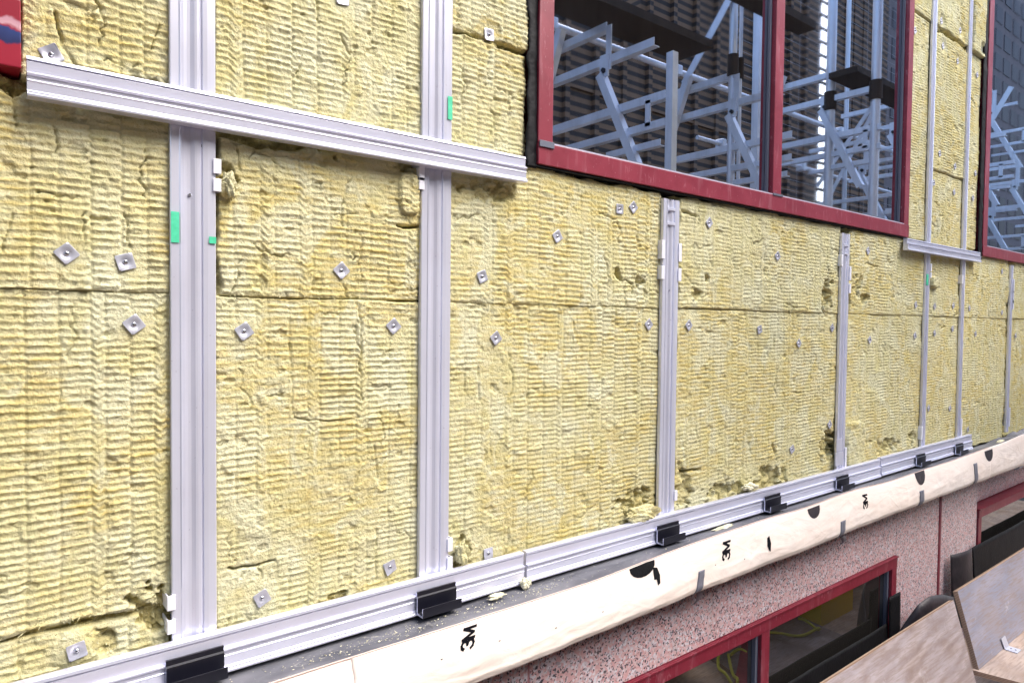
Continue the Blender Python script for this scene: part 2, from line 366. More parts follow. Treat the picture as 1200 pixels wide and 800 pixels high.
W(1113, 478, 0.7, 'right one of the two low washers between fifth and sixth rails')
W(1136, 361, 0.7, 'washer above the seam just right of the sixth rail')
W(1143, 391, 0.5, 'washer below the seam just right of the sixth rail')
W(1174, 366, 0.6, 'washer at the seam just left of the seventh rail')
W(1174, 318, 0.4, 'washer under the right hand red window by the seventh rail')
W(1134, 503, 0.5, 'washer low above the end of the lower rail')
W(1190, 393, 0.5, 'washer right of the seventh rail below the seam')
W(1072, 36, 0.7, 'washer right against the big window jamb near the picture top')
W(1103, 25, 0.7, 'topmost washer in the strip between the two tall rails')
W(1105, 54, 0.6, 'second washer from the top beside the left tall rail between the windows')
W(1125, 36, 0.7, 'washer beside the right tall rail near the picture top')
W(1122, 72, 0.5, 'washer below the torn slanting seam by the right tall rail')
W(1101, 180, 0.5, 'left washer half way down the strip between the two windows')
W(1119, 195, 0.6, 'right washer half way down the strip between the two windows')
W(1094, 214, 0.4, 'washer above the short far rail, beside the left tall rail')
W(1118, 225, 0.6, 'washer above the short far rail, beside the right tall rail')
W(1149, 58, 0.6, 'washer just above the lifted seam beside the right window strip')
W(1145, 88, 0.6, 'washer just below the lifted seam beside the right window strip')
W(1143, 203, 0.6, 'upper one of two washers low beside the right window strip')
W(1140, 232, 0.6, 'lower one of two washers low beside the right window strip')
WPOS = [SZ(x, y, -0.004) for x, y, r, l in WASHERS]

def batt(label, s0, s1, z0, z1, seed, off=0.0, torn=(0, 0, 0, 0), cracks=5, holes=(), lumps=(), lines=(), ds=None, period=None, amp=1.0, zig=0.35):
    """one slab of crimped mineral wool; torn = raggedness (m) of the left, right, bottom, top edges"""
    rs = np.random.RandomState(seed); cracks = int(cracks*1.8)
    z1 = z1+(0.006 if z1 < TOPZ-.2 else 0); s1 = s1+.009; s0 = s0-.0025
    if ds is None: ds = 0.0026 if s0 < 0.95 else (0.0036 if s0 < 1.9 else (0.0055 if s0 < 3.1 else 0.008))
    dz = min(ds*0.85, 0.0036)
    nx = max(int((s1-s0)/ds), 8); nz = max(int((z1-z0)/dz), 8)
    U, Vv = np.meshgrid(np.linspace(0, 1, nx), np.linspace(0, 1, nz))
    zl = z0+Vv*(z1-z0); sl = s0+U*(s1-s0)
    wob = 0.0035
    eL = (fbm(zl*40, zl*0+3.3, seed+1)-.5)*2*wob; eR = (fbm(zl*40, zl*0+7.7, seed+2)-.5)*2*wob
    eB = (fbm(sl*30, sl*0+1.7, seed+3)-.5)*2*wob; eT = (fbm(sl*30, sl*0+5.1, seed+4)-.5)*2*wob
    X = s0+eL+(s1-s0+eR-eL)*U; Z = z0+eB+(z1-z0+eT-eB)*Vv
    # crimp columns
    edges = [s0-0.06]; zl_ = []
    while edges[-1] < s1+0.05:
        z_ = rs.rand() < zig*(0.62 if s0 < 1.9 else 0.7) and not (zl_ and zl_[-1])
        zl_.append(float(z_)); edges.append(edges[-1]+(rs.uniform(0.020, 0.030) if z_ else rs.uniform(0.040, 0.062)))
    edges = np.array(edges); isz = np.array(zl_+[0.0])
    Xw = X+(fbm(X*2, Z*7, seed+5)-.5)*0.007
    ci = np.clip(np.searchsorted(edges, Xw)-1, 0, len(edges)-2)
    cw = (edges[ci+1]-edges[ci]); cl = (Xw-edges[ci])/cw
    dedge = np.minimum(cl, 1-cl)*cw
    nc = len(edges); ph = np.cumsum(rs.choice([0.0, 0.06, 0.14, -0.12, 0.4], nc)+np.concatenate([[0], isz[:-1]])*rs.uniform(0.2, 0.5, nc))
    per = period or rs.uniform(0.0136, 0.0148)
    warp = (fbm(X*2.5, Z*7, seed+6)-.5)*1.1+(fbm(X*30, Z*70, seed+7)-.5)*0.34
    v = Z/per+ph[ci]+warp+isz[ci]*0.95*(1-np.abs(2*cl-1))
    # rounded tops with a steeper under side
    rr = np.clip(0.5+0.5*np.cos(2*np.pi*v+0.5*np.sin(2*np.pi*v)), 0, 1)**1.15
    z2 = Z/per*1.0+ph[ci]*1.0+0.5+warp
    rr2 = np.clip(0.5+0.5*np.cos(2*np.pi*z2), 0, 1)
    zmix = isz[ci]*smooth((0.5-np.abs(cl-0.5))*2.4)*0.35
    rr = rr*(1-zmix)+rr2*zmix
    aloc = 0.0026*amp*(0.62+0.76*fbm(X*75, Z*22, seed+26, 3))*(0.45+1.0*fbm(X*7, Z*9, seed+8))*(0.65+0.7*vnoise(Xw*0+ci*3.7, np.floor(v), seed+9))
    flat = smooth((fbm(X*5.5+9, Z*7, seed+10)-.60)/.10); aloc = aloc*(1-0.6*flat)
    h = aloc*rr
    h -= 0.0026*np.exp(-(dedge/0.0028)**2)*(1-.6*flat)*(1-isz[ci]*.6)
    h += (fbm(X*4, Z*4, seed+12)-.5)*0.009
    h += (fbm(X*90, Z*120, seed+13, 3)-.5)*0.0026+(fbm(X*240, Z*300, seed+14, 2)-.5)*0.0022
    # lifted flakes and pits
    fl = fbm(X*24, Z*30, seed+15, 3); h += 0.0022*smooth((fl-.70)/.03)-0.004*smooth((.25-fl)/.03)
    tornm = np.zeros_like(X)
    def tear(mask, depth):
        nonlocal h, tornm
        rough = (fbm(X*45, Z*55, seed+16, 5)-.5)*0.034+(fbm(X*150, Z*170, seed+24, 3)-.5)*0.009+(np.abs(fbm(X*22, Z*26, seed+17, 3)-.5))*0.02
        h = h*(1-mask)+(-depth+rough)*mask; tornm = np.maximum(tornm, mask)
    dL = X-s0; dR = s1-X; dB = Z-z0; dT = z1-Z
    ragn = fbm(X*14, Z*14, seed+18, 4)
    for dist, a in zip((dL, dR, dB, dT), torn):
        if a > 0: tear(smooth((a*(2.6*ragn-0.55)-dist)/0.006), 0.020)
    for hs, hz, rx, rz, dp in holes:
        q = np.sqrt(((X-hs)/(rx*.85))**2+((Z-hz)/(rz*.85))**2)+(fbm(X*38, Z*38, seed+19, 4)-.5)*2.4
        tear(smooth((1-q)/0.12), dp*.75)
    for ls, lz, rx, rz, up in lumps:
        q = np.sqrt(((X-ls)/rx)**4+((Z-lz)/rz)**4)+(fbm(X*34, Z*34, seed+20, 3)-.5)*0.5
        h += up*smooth((1-q)/0.07)*(0.8+0.4*fbm(X*60, Z*60, seed+21, 2))
    # cracks
    clist = []
    for k in range(cracks):
        cs = rs.uniform(s0, s1); cz = rs.uniform(z0, z1); vert = rs.rand() < 0.6
        L = rs.uniform(0.03, 0.16); pts = [(cs, cz)]; a = -math.pi/2 if vert else 0
        for q in range(int(L/0.012)):
            a2 = a+rs.uniform(-0.9, 0.9); cs += 0.012*math.cos(a2); cz += 0.012*math.sin(a2); pts.append((cs, cz))
        clist.append((pts, rs.uniform(0.0006, 0.0011), rs.uniform(0.004, 0.009)))
    for pts, wd, dp in lines:
        pp = []
        for (ax, az), (bx, bz) in zip(pts[:-1], pts[1:]):
            m = max(int(math.hypot(bx-ax, bz-az)/0.014), 1)
            for q in range(m):
                t = q/m; pp.append((ax+(bx-ax)*t+rs.uniform(-.003, .003), az+(bz-az)*t+rs.uniform(-.003, .003)))
        pp.append(pts[-1]); clist.append((pp, wd, dp))
    for pts, wd, dp in clist:
        wd = max(wd*0.6, ds*0.42)
        D = np.full_like(X, 1.0)
        xs = [p[0] for p in pts]; zs = [p[1] for p in pts]
        msk = (X > min(xs)-.02) & (X < max(xs)+.02) & (Z > min(zs)-.02) & (Z < max(zs)+.02)
        if not msk.any(): continue
        xx = X[msk]; zz = Z[msk]; dd = np.full(xx.shape, 1.0)
        for (ax, az), (bx, bz) in zip(pts[:-1], pts[1:]):
            vx, vz = bx-ax, bz-az; L2 = vx*vx+vz*vz+1e-9
            t = np.clip(((xx-ax)*vx+(zz-az)*vz)/L2, 0, 1); dd = np.minimum(dd, np.hypot(xx-ax-t*vx, zz-az-t*vz))
        D[msk] = dd; wv_ = wd*(0.5+1.2*fbm(X*30, Z*30, seed+23, 2))
        h -= dp*np.exp(-(D/wv_)**2)
    for ws, wz in WPOS:
        if s0-.05 < ws < s1+.05 and z0-.05 < wz < z1+.05:
            d2 = np.hypot(X-ws, Z-wz); k = smooth((0.05-d2)/0.03); h = h*(1-k)+(0.0020-off+(h+off-0.0020)*0.15)*k
    # rounded slab edges
    de = np.minimum(np.minimum(dL, dR), np.minimum(dB, dT))
    en = 0.004+0.006*fbm(X*20, Z*20, seed+22, 2)
    ez = np.minimum(dB, dT); es = np.minimum(dL, dR)
    h -= 0.0045*np.exp(-np.maximum(ez, 0)/(en*.35))*(0.4+1.2*fbm(X*9, Z*2, seed+25, 2))+0.003*np.exp(-np.maximum(es, 0)/(en*.6))
    Y = -(h+off)
    def skirt(V, f, idx):
        ring = np.concatenate([idx[0, :], idx[1:, -1], idx[-1, -2::-1], idx[-2:0:-1, 0]])
        nb = len(V); b = V[ring].copy(); b[:, 1] = 0.078
        V = np.vstack([V, b]); k = np.arange(len(ring)); k2 = (k+1) % len(ring)
        f2 = np.stack([ring[k2], ring[k], nb+k, nb+k2], -1)
        # a few loose tufts standing off the torn places and edges
        T = []; FF = []
        Xf, Yf, Zf = V[:idx.size, 0], V[:idx.size, 1], V[:idx.size, 2]
        area = (s1-s0)*(z1-z0); prob = (0.15+tornm.ravel()*6+np.exp(-np.maximum(de, 0).ravel()/0.008)*5); prob /= prob.sum()
        cnt = int(4200*area+420*(s1-s0+z1-z0)); cnt = int(cnt*(1 if s0 < 1.9 else 0.4))
        pick = rs.choice(idx.size, cnt, p=prob); base = len(V)
        for i in pick:
            c = np.array([Xf[i], Yf[i]-.0005, Zf[i]]); sz = rs.uniform(.0012, .0045) if rs.rand() < .93 else rs.uniform(.005, .011)
            a = rs.uniform(0, 6.28); d1 = np.array([math.cos(a), -rs.uniform(.1, .9), math.sin(a)])*sz; d2 = np.array([-math.sin(a), rs.uniform(-.4, .4), math.cos(a)])*sz*(rs.uniform(.2, .6) if sz < .005 else .14)
            T += [c-d2*.5, c+d2*.5, c+d1+d2*.4, c+d1*.9-d2*.3]; FF.append([base, base+1, base+2, base+3]); base += 4
        if T: V = np.vstack([V, np.array(T)]); f = np.vstack([f, f2, np.array(FF)])
        else: f = np.vstack([f, f2])
        return V, f
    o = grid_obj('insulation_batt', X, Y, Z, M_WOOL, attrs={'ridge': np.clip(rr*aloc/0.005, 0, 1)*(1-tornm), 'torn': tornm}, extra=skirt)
    tag(o, label, 'insulation', 'mineral wool slabs between the rails')
    return o

J = 0.043; ZB = -0.742; TOPZ = 3.1
def px(*pts): return [SZ(x, y) for x, y in pts]
# bay at the far left of the widest rail
batt('yellow slab at the far left below the seam, tall, left of the widest rail', -0.95, 0.311, -0.583, J, 101, 0.0, (0, .004, .010, .004), 7, holes=[(S(180, 690), -0.595, .05, .06, .03)])
batt('thin ragged sliver of yellow wool in the bottom left corner above the lower rail', -0.95, 0.309, ZB, -0.588, 102, -0.006, (0, .02, .02, .014), 6, holes=[(S(182, 712), SZ(182, 712)[1], .05, .05, .035), (S(120, 756), SZ(120, 756)[1], .03, .025, .02)])
batt('yellow slab at the far left with two washers, between the upper rail and the seam', -0.95, 0.311, J+.003, 0.415, 103, 0.003, (0, .004, .004, .03), 9,
     lines=[(px((12, 100), (18, 130), (20, 150)), .002, .014), (px((62, 150), (68, 172), (64, 180)), .0016, .01), (px((16, 250), (8, 275), (3, 296)), .001, .007), (px((145, 250), (152, 290)), .002, .01)])
batt('yellow slab above the upper rail between the banded red frame and the widest rail', 0.078, 0.311, 0.42, 1.02, 104, 0.003, (.004, .004, .035, 0), 8, lines=[(px((65, 15), (72, 55), (90, 80)), .003, .016), (px((178, 58), (182, 45), (187, 30)), .0015, .01)])
# bay between the two wide rails
batt('tall yellow slab below the seam between the two widest rails', 0.402, 0.884, ZB, J-.001, 111, 0.0, (.002, .004, .016, .006), 8,
     lines=[(px((340, 400), (343, 470), (346, 490)), .0009, .006), (px((346, 490), (380, 494), (420, 489)), .0014, .008), (px((424, 470), (421, 430), (424, 400), (420, 360)), .0016, .009), (px((268, 667), (300, 662), (322, 656)), .003, .016), (px((442, 620), (440, 680)), .0018, .01), (px((438, 520), (442, 560)), .0018, .01)], holes=[(S(395, 700), SZ(395, 700)[1], .03, .02, .016)])
batt('yellow slab with a lone washer between the two widest rails, above the seam', 0.402, 0.884, J+.002, 0.40, 112, 0.003, (.012, .006, .004, .035), 7,
     holes=[(S(262, 212), SZ(262, 212)[1], .022, .035, .026), (S(472, 185), SZ(472, 185)[1], .03, .03, .02)], lumps=[(S(478, 228), SZ(478, 228)[1], .026, .050, .011)], lines=[(px((466, 265), (478, 267), (489, 266)), .005, .03), (px((278, 170), (280, 200)), .002, .012)])
batt('yellow slab above the upper rail between the two widest rails', 0.402, 0.884, 0.405, 1.05, 113, 0.004, (.003, .003, .012, 0), 5)
# bay right of the second rail, under the window corner
batt('wide yellow slab below the seam between the second and third rails', 0.978, 1.815, ZB, J, 121, 0.0, (.002, .004, .014, .002), 8, zig=.45,
     holes=[(S(745, 590), SZ(745, 590)[1], .09, .05, .022), (S(540, 650), SZ(540, 650)[1], .05, .05, .018)], lines=[(px((560, 430), (562, 470)), .0012, .008)])
batt('wide yellow slab under the window corner between the second and third rails, above the seam', 0.978, 1.815, J+.002, 0.436, 122, 0.002, (.002, .004, .002, .012), 5, zig=.45,
     holes=[(S(724, 322), SZ(724, 322)[1], .016, .022, .035), (S(748, 328), SZ(748, 328)[1], .03, .022, .012), (S(570, 222), SZ(570, 222)[1], .12, .03, .010)], lines=[(px((722, 325), (740, 332), (740, 345)), .003, .016)])
batt('yellow slab above the upper rail between the second rail and the black window strip', 0.978, 1.222, 0.44, 0.745, 123, 0.002, (.002, .006, .010, .012), 3)
batt('topmost yellow slab between the second rail and the black window strip', 0.978, 1.222, 0.75, 1.45, 124, 0.006, (.002, .006, .014, 0), 3)
# bay between third and fourth
batt('wide yellow slab below the seam between the third and fourth rails', 1.912, 3.052, ZB, J, 131, 0.0, (.012, .010, .022, .002), 8, zig=.6,
     holes=[(S(905, 560), SZ(905, 560)[1], .12, .05, .022), (S(970, 520), SZ(970, 520)[1], .09, .07, .04), (S(800, 570), SZ(800, 570)[1], .05, .07, .02), (S(850, 575), SZ(850, 575)[1], .14, .035, .02)], lines=[(px((790, 558), (805, 552), (820, 550)), .005, .03), (px((905, 520), (908, 530)), .006, .03)])
batt('wide yellow slab under the red sill between the third and fourth rails', 1.912, 3.052, J+.003, 0.436, 132, 0.002, (.012, .014, .002, .008), 6, zig=.6,
     holes=[(S(814, 343), SZ(814, 343)[1], .03, .022, .012), (S(828, 326), SZ(828, 326)[1], .012, .018, .03), (S(968, 345), SZ(968, 345)[1], .05, .08, .025)], lines=[(px((798, 247), (806, 250), (816, 255)), .004, .03), (px((800, 362), (845, 363), (890, 365)), .004, .022)])
# bay between fourth and fifth
batt('yellow slab below the seam between the fourth and fifth rails', 3.134, 3.98, ZB, J, 141, 0.0, (.02, .01, .04, .002), 5, zig=.8, lumps=[(S(1000, 522), SZ(1000, 522)[1], .09, .12, .018)], holes=[(S(1040, 522), SZ(1040, 522)[1], .13, .035, .02), (S(1069, 512), SZ(1069, 512)[1], .04, .05, .03)])
batt('yellow slab under the red sill corner between the fourth and fifth rails', 3.134, 3.98, J+.003, 0.436, 142, 0.004, (.03, .01, .003, .008), 5, zig=.8, holes=[(S(1013, 350), SZ(1013, 350)[1], .05, .03, .025), (S(1003, 335), SZ(1003, 335)[1], .05, .05, .015)])
# far bays
batt('narrow yellow slab below the seam between the fifth and sixth rails', 4.040, 4.494, ZB, J, 151, 0.0, (.006, .01, .03, .002), 3, zig=.8)
batt('narrow yellow slab under the short far rail between the fifth and sixth rails', 4.040, 4.494, J+.003, 0.40, 152, 0.004, (.02, .03, .004, .02), 3, zig=.8, lumps=[(S(1092, 331), SZ(1092, 331)[1], .05, .03, .02)])
batt('yellow slab below the seam between the sixth and seventh rails', 4.550, 5.345, ZB, J, 161, 0.0, (.02, .03, .01, .002), 3, zig=.8)
batt('yellow slab above the seam between the sixth and seventh rails', 4.550, 5.345, J+.003, 0.436, 162, 0.004, (.01, .03, .003, .012), 3, zig=.8)
batt('yellow slab below the seam at the right picture edge past the seventh rail', 5.405, 6.62, ZB, J, 171, 0.0, (.04, .01, .01, .002), 3, zig=.8)
batt('yellow slab above the seam at the right picture edge past the seventh rail', 5.405, 6.62, J+.003, 0.436, 172, 0.004, (.05, .01, .003, .012), 3, zig=.8)
# strips between the two windows
zA = SZ(1076, 18)[1]; zB_ = SZ(1110, 43)[1]; zC = SZ(1112, 207)[1]; zD = SZ(1145, 68)[1]
batt('narrow yellow strip against the right jamb of the big window', 3.742, 3.98, 0.44, zA, 181, 0.0, (0, .008, .01, .008), 3, zig=.9)
batt('topmost bit of the yellow strip against the right jamb of the big window', 3.742, 3.98, zA+.006, TOPZ, 182, 0.006, (0, .008, .008, 0), 2, zig=.9)
batt('short yellow slab just above the short far rail between the two tall rails', 4.040, 4.494, 0.42, zC, 183, 0.0, (.005, .005, .02, .006), 3, zig=.9)
batt('long yellow slab half way up between the two tall rails', 4.040, 4.494, zC+.004, zB_, 184, 0.007, (.004, .004, .008, .02), 3, zig=.9)
batt('topmost yellow slab between the two tall rails', 4.040, 4.494, zB_+.006, TOPZ, 185, 0.012, (.004, .004, .014, 0), 2, zig=.9)
batt('tall narrow yellow slab left of the black strip of the right window', 4.550, 4.735, 0.44, zD, 186, 0.0, (.004, .004, .02, .006), 3, zig=.9)
batt('topmost narrow yellow slab with lifted lower edge left of the right window', 4.550, 4.735, zD+.01, TOPZ, 187, 0.022, (.004, .004, .006, 0), 2, zig=.9)

# ------------------------------------------------------------------ insulation washers
for (x, y, rot, label), (ws, wz) in zip(WASHERS, WPOS):
    t = thing('insulation_washer', label, 'washer', (ws, -0.0035, wz), 'square washers pinning the wool')
    h = 0.0175; mb = MB(); N = 7
    # dished square plate
    rs = random.Random(int(x*7+y)); tilt = (rs.uniform(-.03, .03), rs.uniform(-.03, .03)); bend = rs.uniform(-.03, .08) if 'bent' not in label and 'crumpled' not in label else 1.2
    g = np.linspace(-h, h, 13); vs = []
    for zz in g:
        for xx in g:
            r_ = math.hypot(xx, zz); k = 1-max(0, (max(abs(xx), abs(zz))-h*.86)/(h*.14))*.12
            a = xx*k; b = zz*k
            if abs(xx) > h*.95 and abs(zz) > h*.95: a *= .93; b *= .93
            o = -0.0028*math.exp(-(r_/0.0075)**2)+0.0007*(r_ > .009)+tilt[0]*xx+tilt[1]*zz+bend*xx*zz*9
            vs.append((a*math.cos(rot)-b*math.sin(rot)+ws, -0.0050-o, a*math.sin(rot)+b*math.cos(rot)+wz))
    fs = [(j*13+i, j*13+i+1, (j+1)*13+i+1, (j+1)*13+i) for j in range(12) for i in range(12)]
    p = MB().add(vs, fs, 0, True).build('plate', M_PLATE, t, recalc=False)
    sl = p.modifiers.new('thickness', 'SOLIDIFY'); sl.thickness = 0.0006; sl.offset = 0
    mb = MB(); n1, n2 = 18, 5; vv = []
    for j in range(n2+1):
        a = j/n2*math.pi/2
        for i in range(n1):
            b = 2*math.pi*i/n1; vv.append((ws+.0048*math.cos(a)*math.cos(b), -0.0046-.0032*math.sin(a), wz+.0048*math.cos(a)*math.sin(b)))
    ff = [(j*n1+i, j*n1+(i+1) % n1, (j+1)*n1+(i+1) % n1, (j+1)*n1+i) for j in range(n2) for i in range(n1)]
    mb.add(vv, ff, 0, True)
    q = rot+.5                                               # the driver slot of the head
    for k in range(2):
        a = q+k*math.pi/2; mb.bar((ws-.0035*math.cos(a), -.0076, wz-.0035*math.sin(a)), (ws+.0035*math.cos(a), -.0076, wz+.0035*math.sin(a)), .0011, .0012, (0, 1, 0), 1)
    mb.build('screw_head', [M_SCREW, M_BLACK], t)

# ------------------------------------------------------------------ vertical rails
def rail_profile(c, w, base):
    h = w/2; k = w/0.086; b = base
    pts = [(-h, b), (-h, b+.0112), (-h+.0015, b+.0125), (-h+.0165*k, b+.0118), (-h+.0182*k, b+.0135), (-h+.0205*k, b+.0135), (-h+.0215*k, b+.0040), (-h+.027*k, b+.0048), (-h+.033*k, b+.0042), (-h+.039*k, b+.0046), (-h+.043*k, b+.0066),
           (-h+.0465*k, b+.0086), (-h+.051*k, b+.0093), (-h+.056*k, b+.0088), (-h+.060*k, b+.0070), (-h+.0612*k, b+.0115), (-h+.070*k, b+.0122), (h-.0015, b+.0112), (h, b+.0098), (h, b)]
    return [(o, c+u) for u, o in pts]
def rail(label, c, w, z0, z1, base, tabs=(), tapes=(), screws=(), rungs=(), plates=()):
    t = thing('vertical_rail', label, 'rail', (c, -base, z0), 'vertical aluminium rails on the wall')
    MB().extrude(rail_profile(c, w, base), 'z', z0, z1).build('channel', M_ALUV, t, bev=.0005)
    for side, z, hh in tabs:                                   # fixing bracket ears at the rail's sides
        x0 = c+side*(w/2-.006); x1 = c+side*(w/2+.0095)
        MB().box(min(x0, x1), max(x0, x1), -(base+.0165), -(base+.0125), z-hh/2, z+hh/2).box(min(x1, x1-side*.003), max(x1, x1-side*.003), -(base+.0125), .03, z-hh/2, z+hh/2).build('bracket_ear', M_CLIP, t, bev=.0008)
    for x0, x1, z0_, z1_ in tapes:
        ob = MB().box(x0, x1, -(base+.0148), -(base+.0138), z0_, z1_).build('green_tape', M_GREEN, t)
    for u, z in screws:
        MB().tube((c+u, -(base+.004), z), (c+u, -(base+.0075), z), .0032, 12).build('rivet', M_SCREW, t)
    for z in rungs:
        MB().box(c-w*.24, c+w*.24, -(base+.0125), -(base+.0065), z-.005, z+.005).build('cross_piece', M_ALUV, t, bev=.0006)
    for x0, x1, z0_, z1_ in plates:
        MB().box(x0, x1, -(base+.0195), -(base+.0168), z0_, z1_).build('splice_plate', M_ALUV, t, bev=.001)
    return t
def zz(x, y): return SZ(x, y, -.012)[1]
def ss(x, y): return SZ(x, y, -.012)[0]
B = 0.003
rail('widest aluminium rail at the left, running full height with green tape scraps', 0.355, 0.086, -0.700, 2.2, B,
     tabs=[(1, zz(250, 195), .030), (1, zz(250, 217), .026), (-1, zz(200, 705), .030), (-1, zz(200, 733), .028)], tapes=[(0.3125, 0.3275, zz(200, 284), zz(200, 248)), (0.384, 0.3975, zz(240, 285), zz(240, 277))],
     screws=[(-.006, zz(220, 228)), (.015, zz(232, 170)), (-.030, zz(204, 287)), (.018, zz(235, 735))], plates=())
rail('second aluminium rail from the left with one green tape scrap, full height', 0.930, 0.089, -0.700, 2.2, B,
     tabs=[(-1, zz(490, 200), .05), (-1, zz(490, 215), .03), (1, zz(523, 638), .034), (1, zz(523, 661), .040)], tapes=[(0.960, 0.9735, zz(523, 140), zz(523, 113))], screws=[(.004, zz(507, 642)), (.004, zz(507, 420)), (.004, zz(507, 300)), (.004, zz(507, 100))])
rail('third aluminium rail, open topped with cross pieces, hanging below the red sill', 1.862, 0.086, -0.700, 0.415, B,
     tabs=[(-1, zz(773, 292), .062), (-1, zz(773, 319), .044), (1, zz(795, 296), .062), (1, zz(795, 322), .044), (1, zz(790, 580), .035)], rungs=[zz(785, 245), zz(785, 262)], screws=[(-.01, zz(781, 248)), (.012, zz(786, 234)), (-.003, zz(784, 234)), (0, zz(780, 340))])
rail('fourth aluminium rail with stacked bracket plates at its foot', 3.093, 0.076, -0.700, 0.408, B,
     tabs=[(1, zz(992, 320), .062), (1, zz(992, 338), .042), (1, zz(985, 530), .04), (1, zz(985, 542), .05), (-1, zz(984, 305), .05)], rungs=[zz(988, 287), zz(988, 297)], plates=[(3.03, 3.10, -.635, -.575), (3.035, 3.09, -.57, -.515)])
rail('fifth rail, slim, from the picture top down past the short far rail with green tape', 4.010, 0.056, -0.700, TOPZ, B, tabs=[(1, zz(1087, 313), .04), (1, zz(1087, 322), .03), (-1, zz(1074, 508), .07)], tapes=[(3.985, 4.010, zz(1085, 334), zz(1085, 321))])
rail('sixth rail, slim, right one of the two tall rails between the windows', 4.522, 0.052, -0.700, TOPZ, B, tabs=[(-1, zz(1124, 327), .05), (1, zz(1122, 497), .06), (1, zz(1121, 507), .04)])
rail('seventh rail, thin, at the right under the right hand window with white brackets', 5.375, 0.052, -0.700, 0.40, B, tabs=[(1, zz(1186, 335), .09), (1, zz(1186, 348), .08), (1, zz(1185, 357), .06), (1, zz(1179, 485), .08), (1, zz(1178, 496), .05)])

# ------------------------------------------------------------------ horizontal rails
HB = 0.0175
def hrail_profile(z0, z1):
    H = z1-z0; b = HB
    q = [(b, 0), (b+.027, 0), (b+.0275, .06), (b+.0255, .075), (b+.0255, .13), (b+.0215, .15), (b+.0215, .36), (b+.0225, .375), (b+.0225, .40), (b+.0215, .41), (b+.0215, .50), (b+.0255, .53), (b+.0255, .575), (b+.0165, .585),
         (b+.0165, .60), (b+.0175, .61), (b+.0175, .87), (b+.0145, .875), (b+.0145, .895), (b+.0195, .905), (b+.0185, .985), (b+.016, 1.0), (b, 1.0)]
    return [(o, z0+k*H) for o, k in q]
def hrail(label, s0, s1, z0, z1, group=None):
    t = thing('horizontal_rail', label, 'rail', ((s0+s1)/2, -HB, z0), group)
    MB().extrude(hrail_profile(z0, z1), 'x', s0, s1).build('channel', M_ALUH, t, bev=.0005)
    return t
t = hrail('long upper horizontal rail crossing the two widest rails at the top left', 0.081, 1.203, 0.380, 0.4515)
hrail('short far horizontal rail between the two windows', 3.684, 4.712, 0.376, 0.436)
G = 'lower horizontal rail lengths end to end'
hrail('near length of the lower horizontal rail, from bottom left to the butt joint', -0.90, 1.212, -0.735, -0.650, G)
hrail('middle length of the lower horizontal rail, between the two butt joints', 1.222, 3.445, -0.735, -0.650, G)
hrail('far short length of the lower horizontal rail with two hook clips', 3.456, 4.665, -0.732, -0.645, G)

# hook clips on the lower rail
def clip(label, x0, x1, y):
    s0 = S(x0, y, -.045); s1 = s0+min(max(S(x1, y, -.045)-s0, .075), .115)
    z = -0.735; b = HB+.0285
    prof = [(b, z+.004), (b+.030, z+.004), (b+.030, z+.027), (b+.0265, z+.027), (b+.0265, z+.009), (b+.005, z+.009), (b+.005, z+.047), (b+.0015, z+.049), (b+.0015, z+.060), (b-.004, z+.060), (b-.004, z+.045), (b, z+.043)]
    o = MB().extrude(prof, 'x', s0, s1, 0, 1).build('hook_clip', [M_BLACK, M_ALUH], bev=.0004)
    tag(o, label, 'clip', 'black hook clips on the lower rail')
clip('nearest black hook clip, at the foot of the widest rail', 194, 262, 785)
clip('black hook clip at the foot of the second rail', 488, 538, 712)
clip('black hook clip at the foot of the third rail', 769, 799, 632)
clip('black hook clip between the third and fourth rails', 895, 916, 594)
clip('black hook clip just right of the fourth rail foot', 979, 997, 569)
clip('black hook clip near the far butt joint, left of the fifth rail foot', 1073, 1085, 541)
clip('farthest black hook clip near the end of the lower rail', 1119, 1129, 525)

# ------------------------------------------------------------------ ledge flashing and paper liner
_E = [(350, 790), (600, 711), (700, 679), (770, 652), (800, 641), (860, 620), (900, 607), (940, 596), (1000, 574), (1040, 565), (1080, 551), (1120, 538), (1154, 525.5), (1174, 519), (1200, 508)]
_ES = np.array([P(x, y, -.128) for x, y in _E])
def edge(s):
    s = np.asarray(s, float)
    ze = np.interp(s, np.concatenate([[-1], _ES[:, 0], [8]]), np.concatenate([[-.745], _ES[:, 2], [_ES[-1, 2]]]))
    ze = (ze+np.interp(s-.06, np.concatenate([[-1], _ES[:, 0], [8]]), np.concatenate([[-.745], _ES[:, 2], [_ES[-1, 2]]]))+np.interp(s+.06, np.concatenate([[-1], _ES[:, 0], [8]]), np.concatenate([[-.745], _ES[:, 2], [_ES[-1, 2]]])))/3
    return .128+.006*(fbm(s*3.1, s*0+2, 31)-.5), ze+.004*(fbm(s*2.3, s*0+6, 33)-.5)
sA = np.linspace(-0.95, 7.8, 700); tA = np.linspace(0, 1, 22)
SS, TT = np.meshgrid(sA, tA)
de, ze = edge(SS)
O = TT*de+0.0; Zl = -0.750+(ze-(-0.750))*TT**2.0+.004*(fbm(SS*14, TT*3, 35)-.5)+.012*np.clip(SS-4.7, 0, 1)*(1-TT)*5*fbm(SS*8, TT*2, 37)
o = grid_obj('ledge_flashing', SS, -(O-.0), Zl, M_FLASH, thick=.003)
tag(o, 'dusty dark grey membrane flashing on the ledge below the lower rail', 'flashing')
# core of the ledge under it
o = MB().box(-.95, 7.8, -0.035, .084, -0.905, -0.760).build('ledge_block', M_CONC); tag(o, 'dark concrete ledge block hidden behind the pale paper liner', 'ledge')

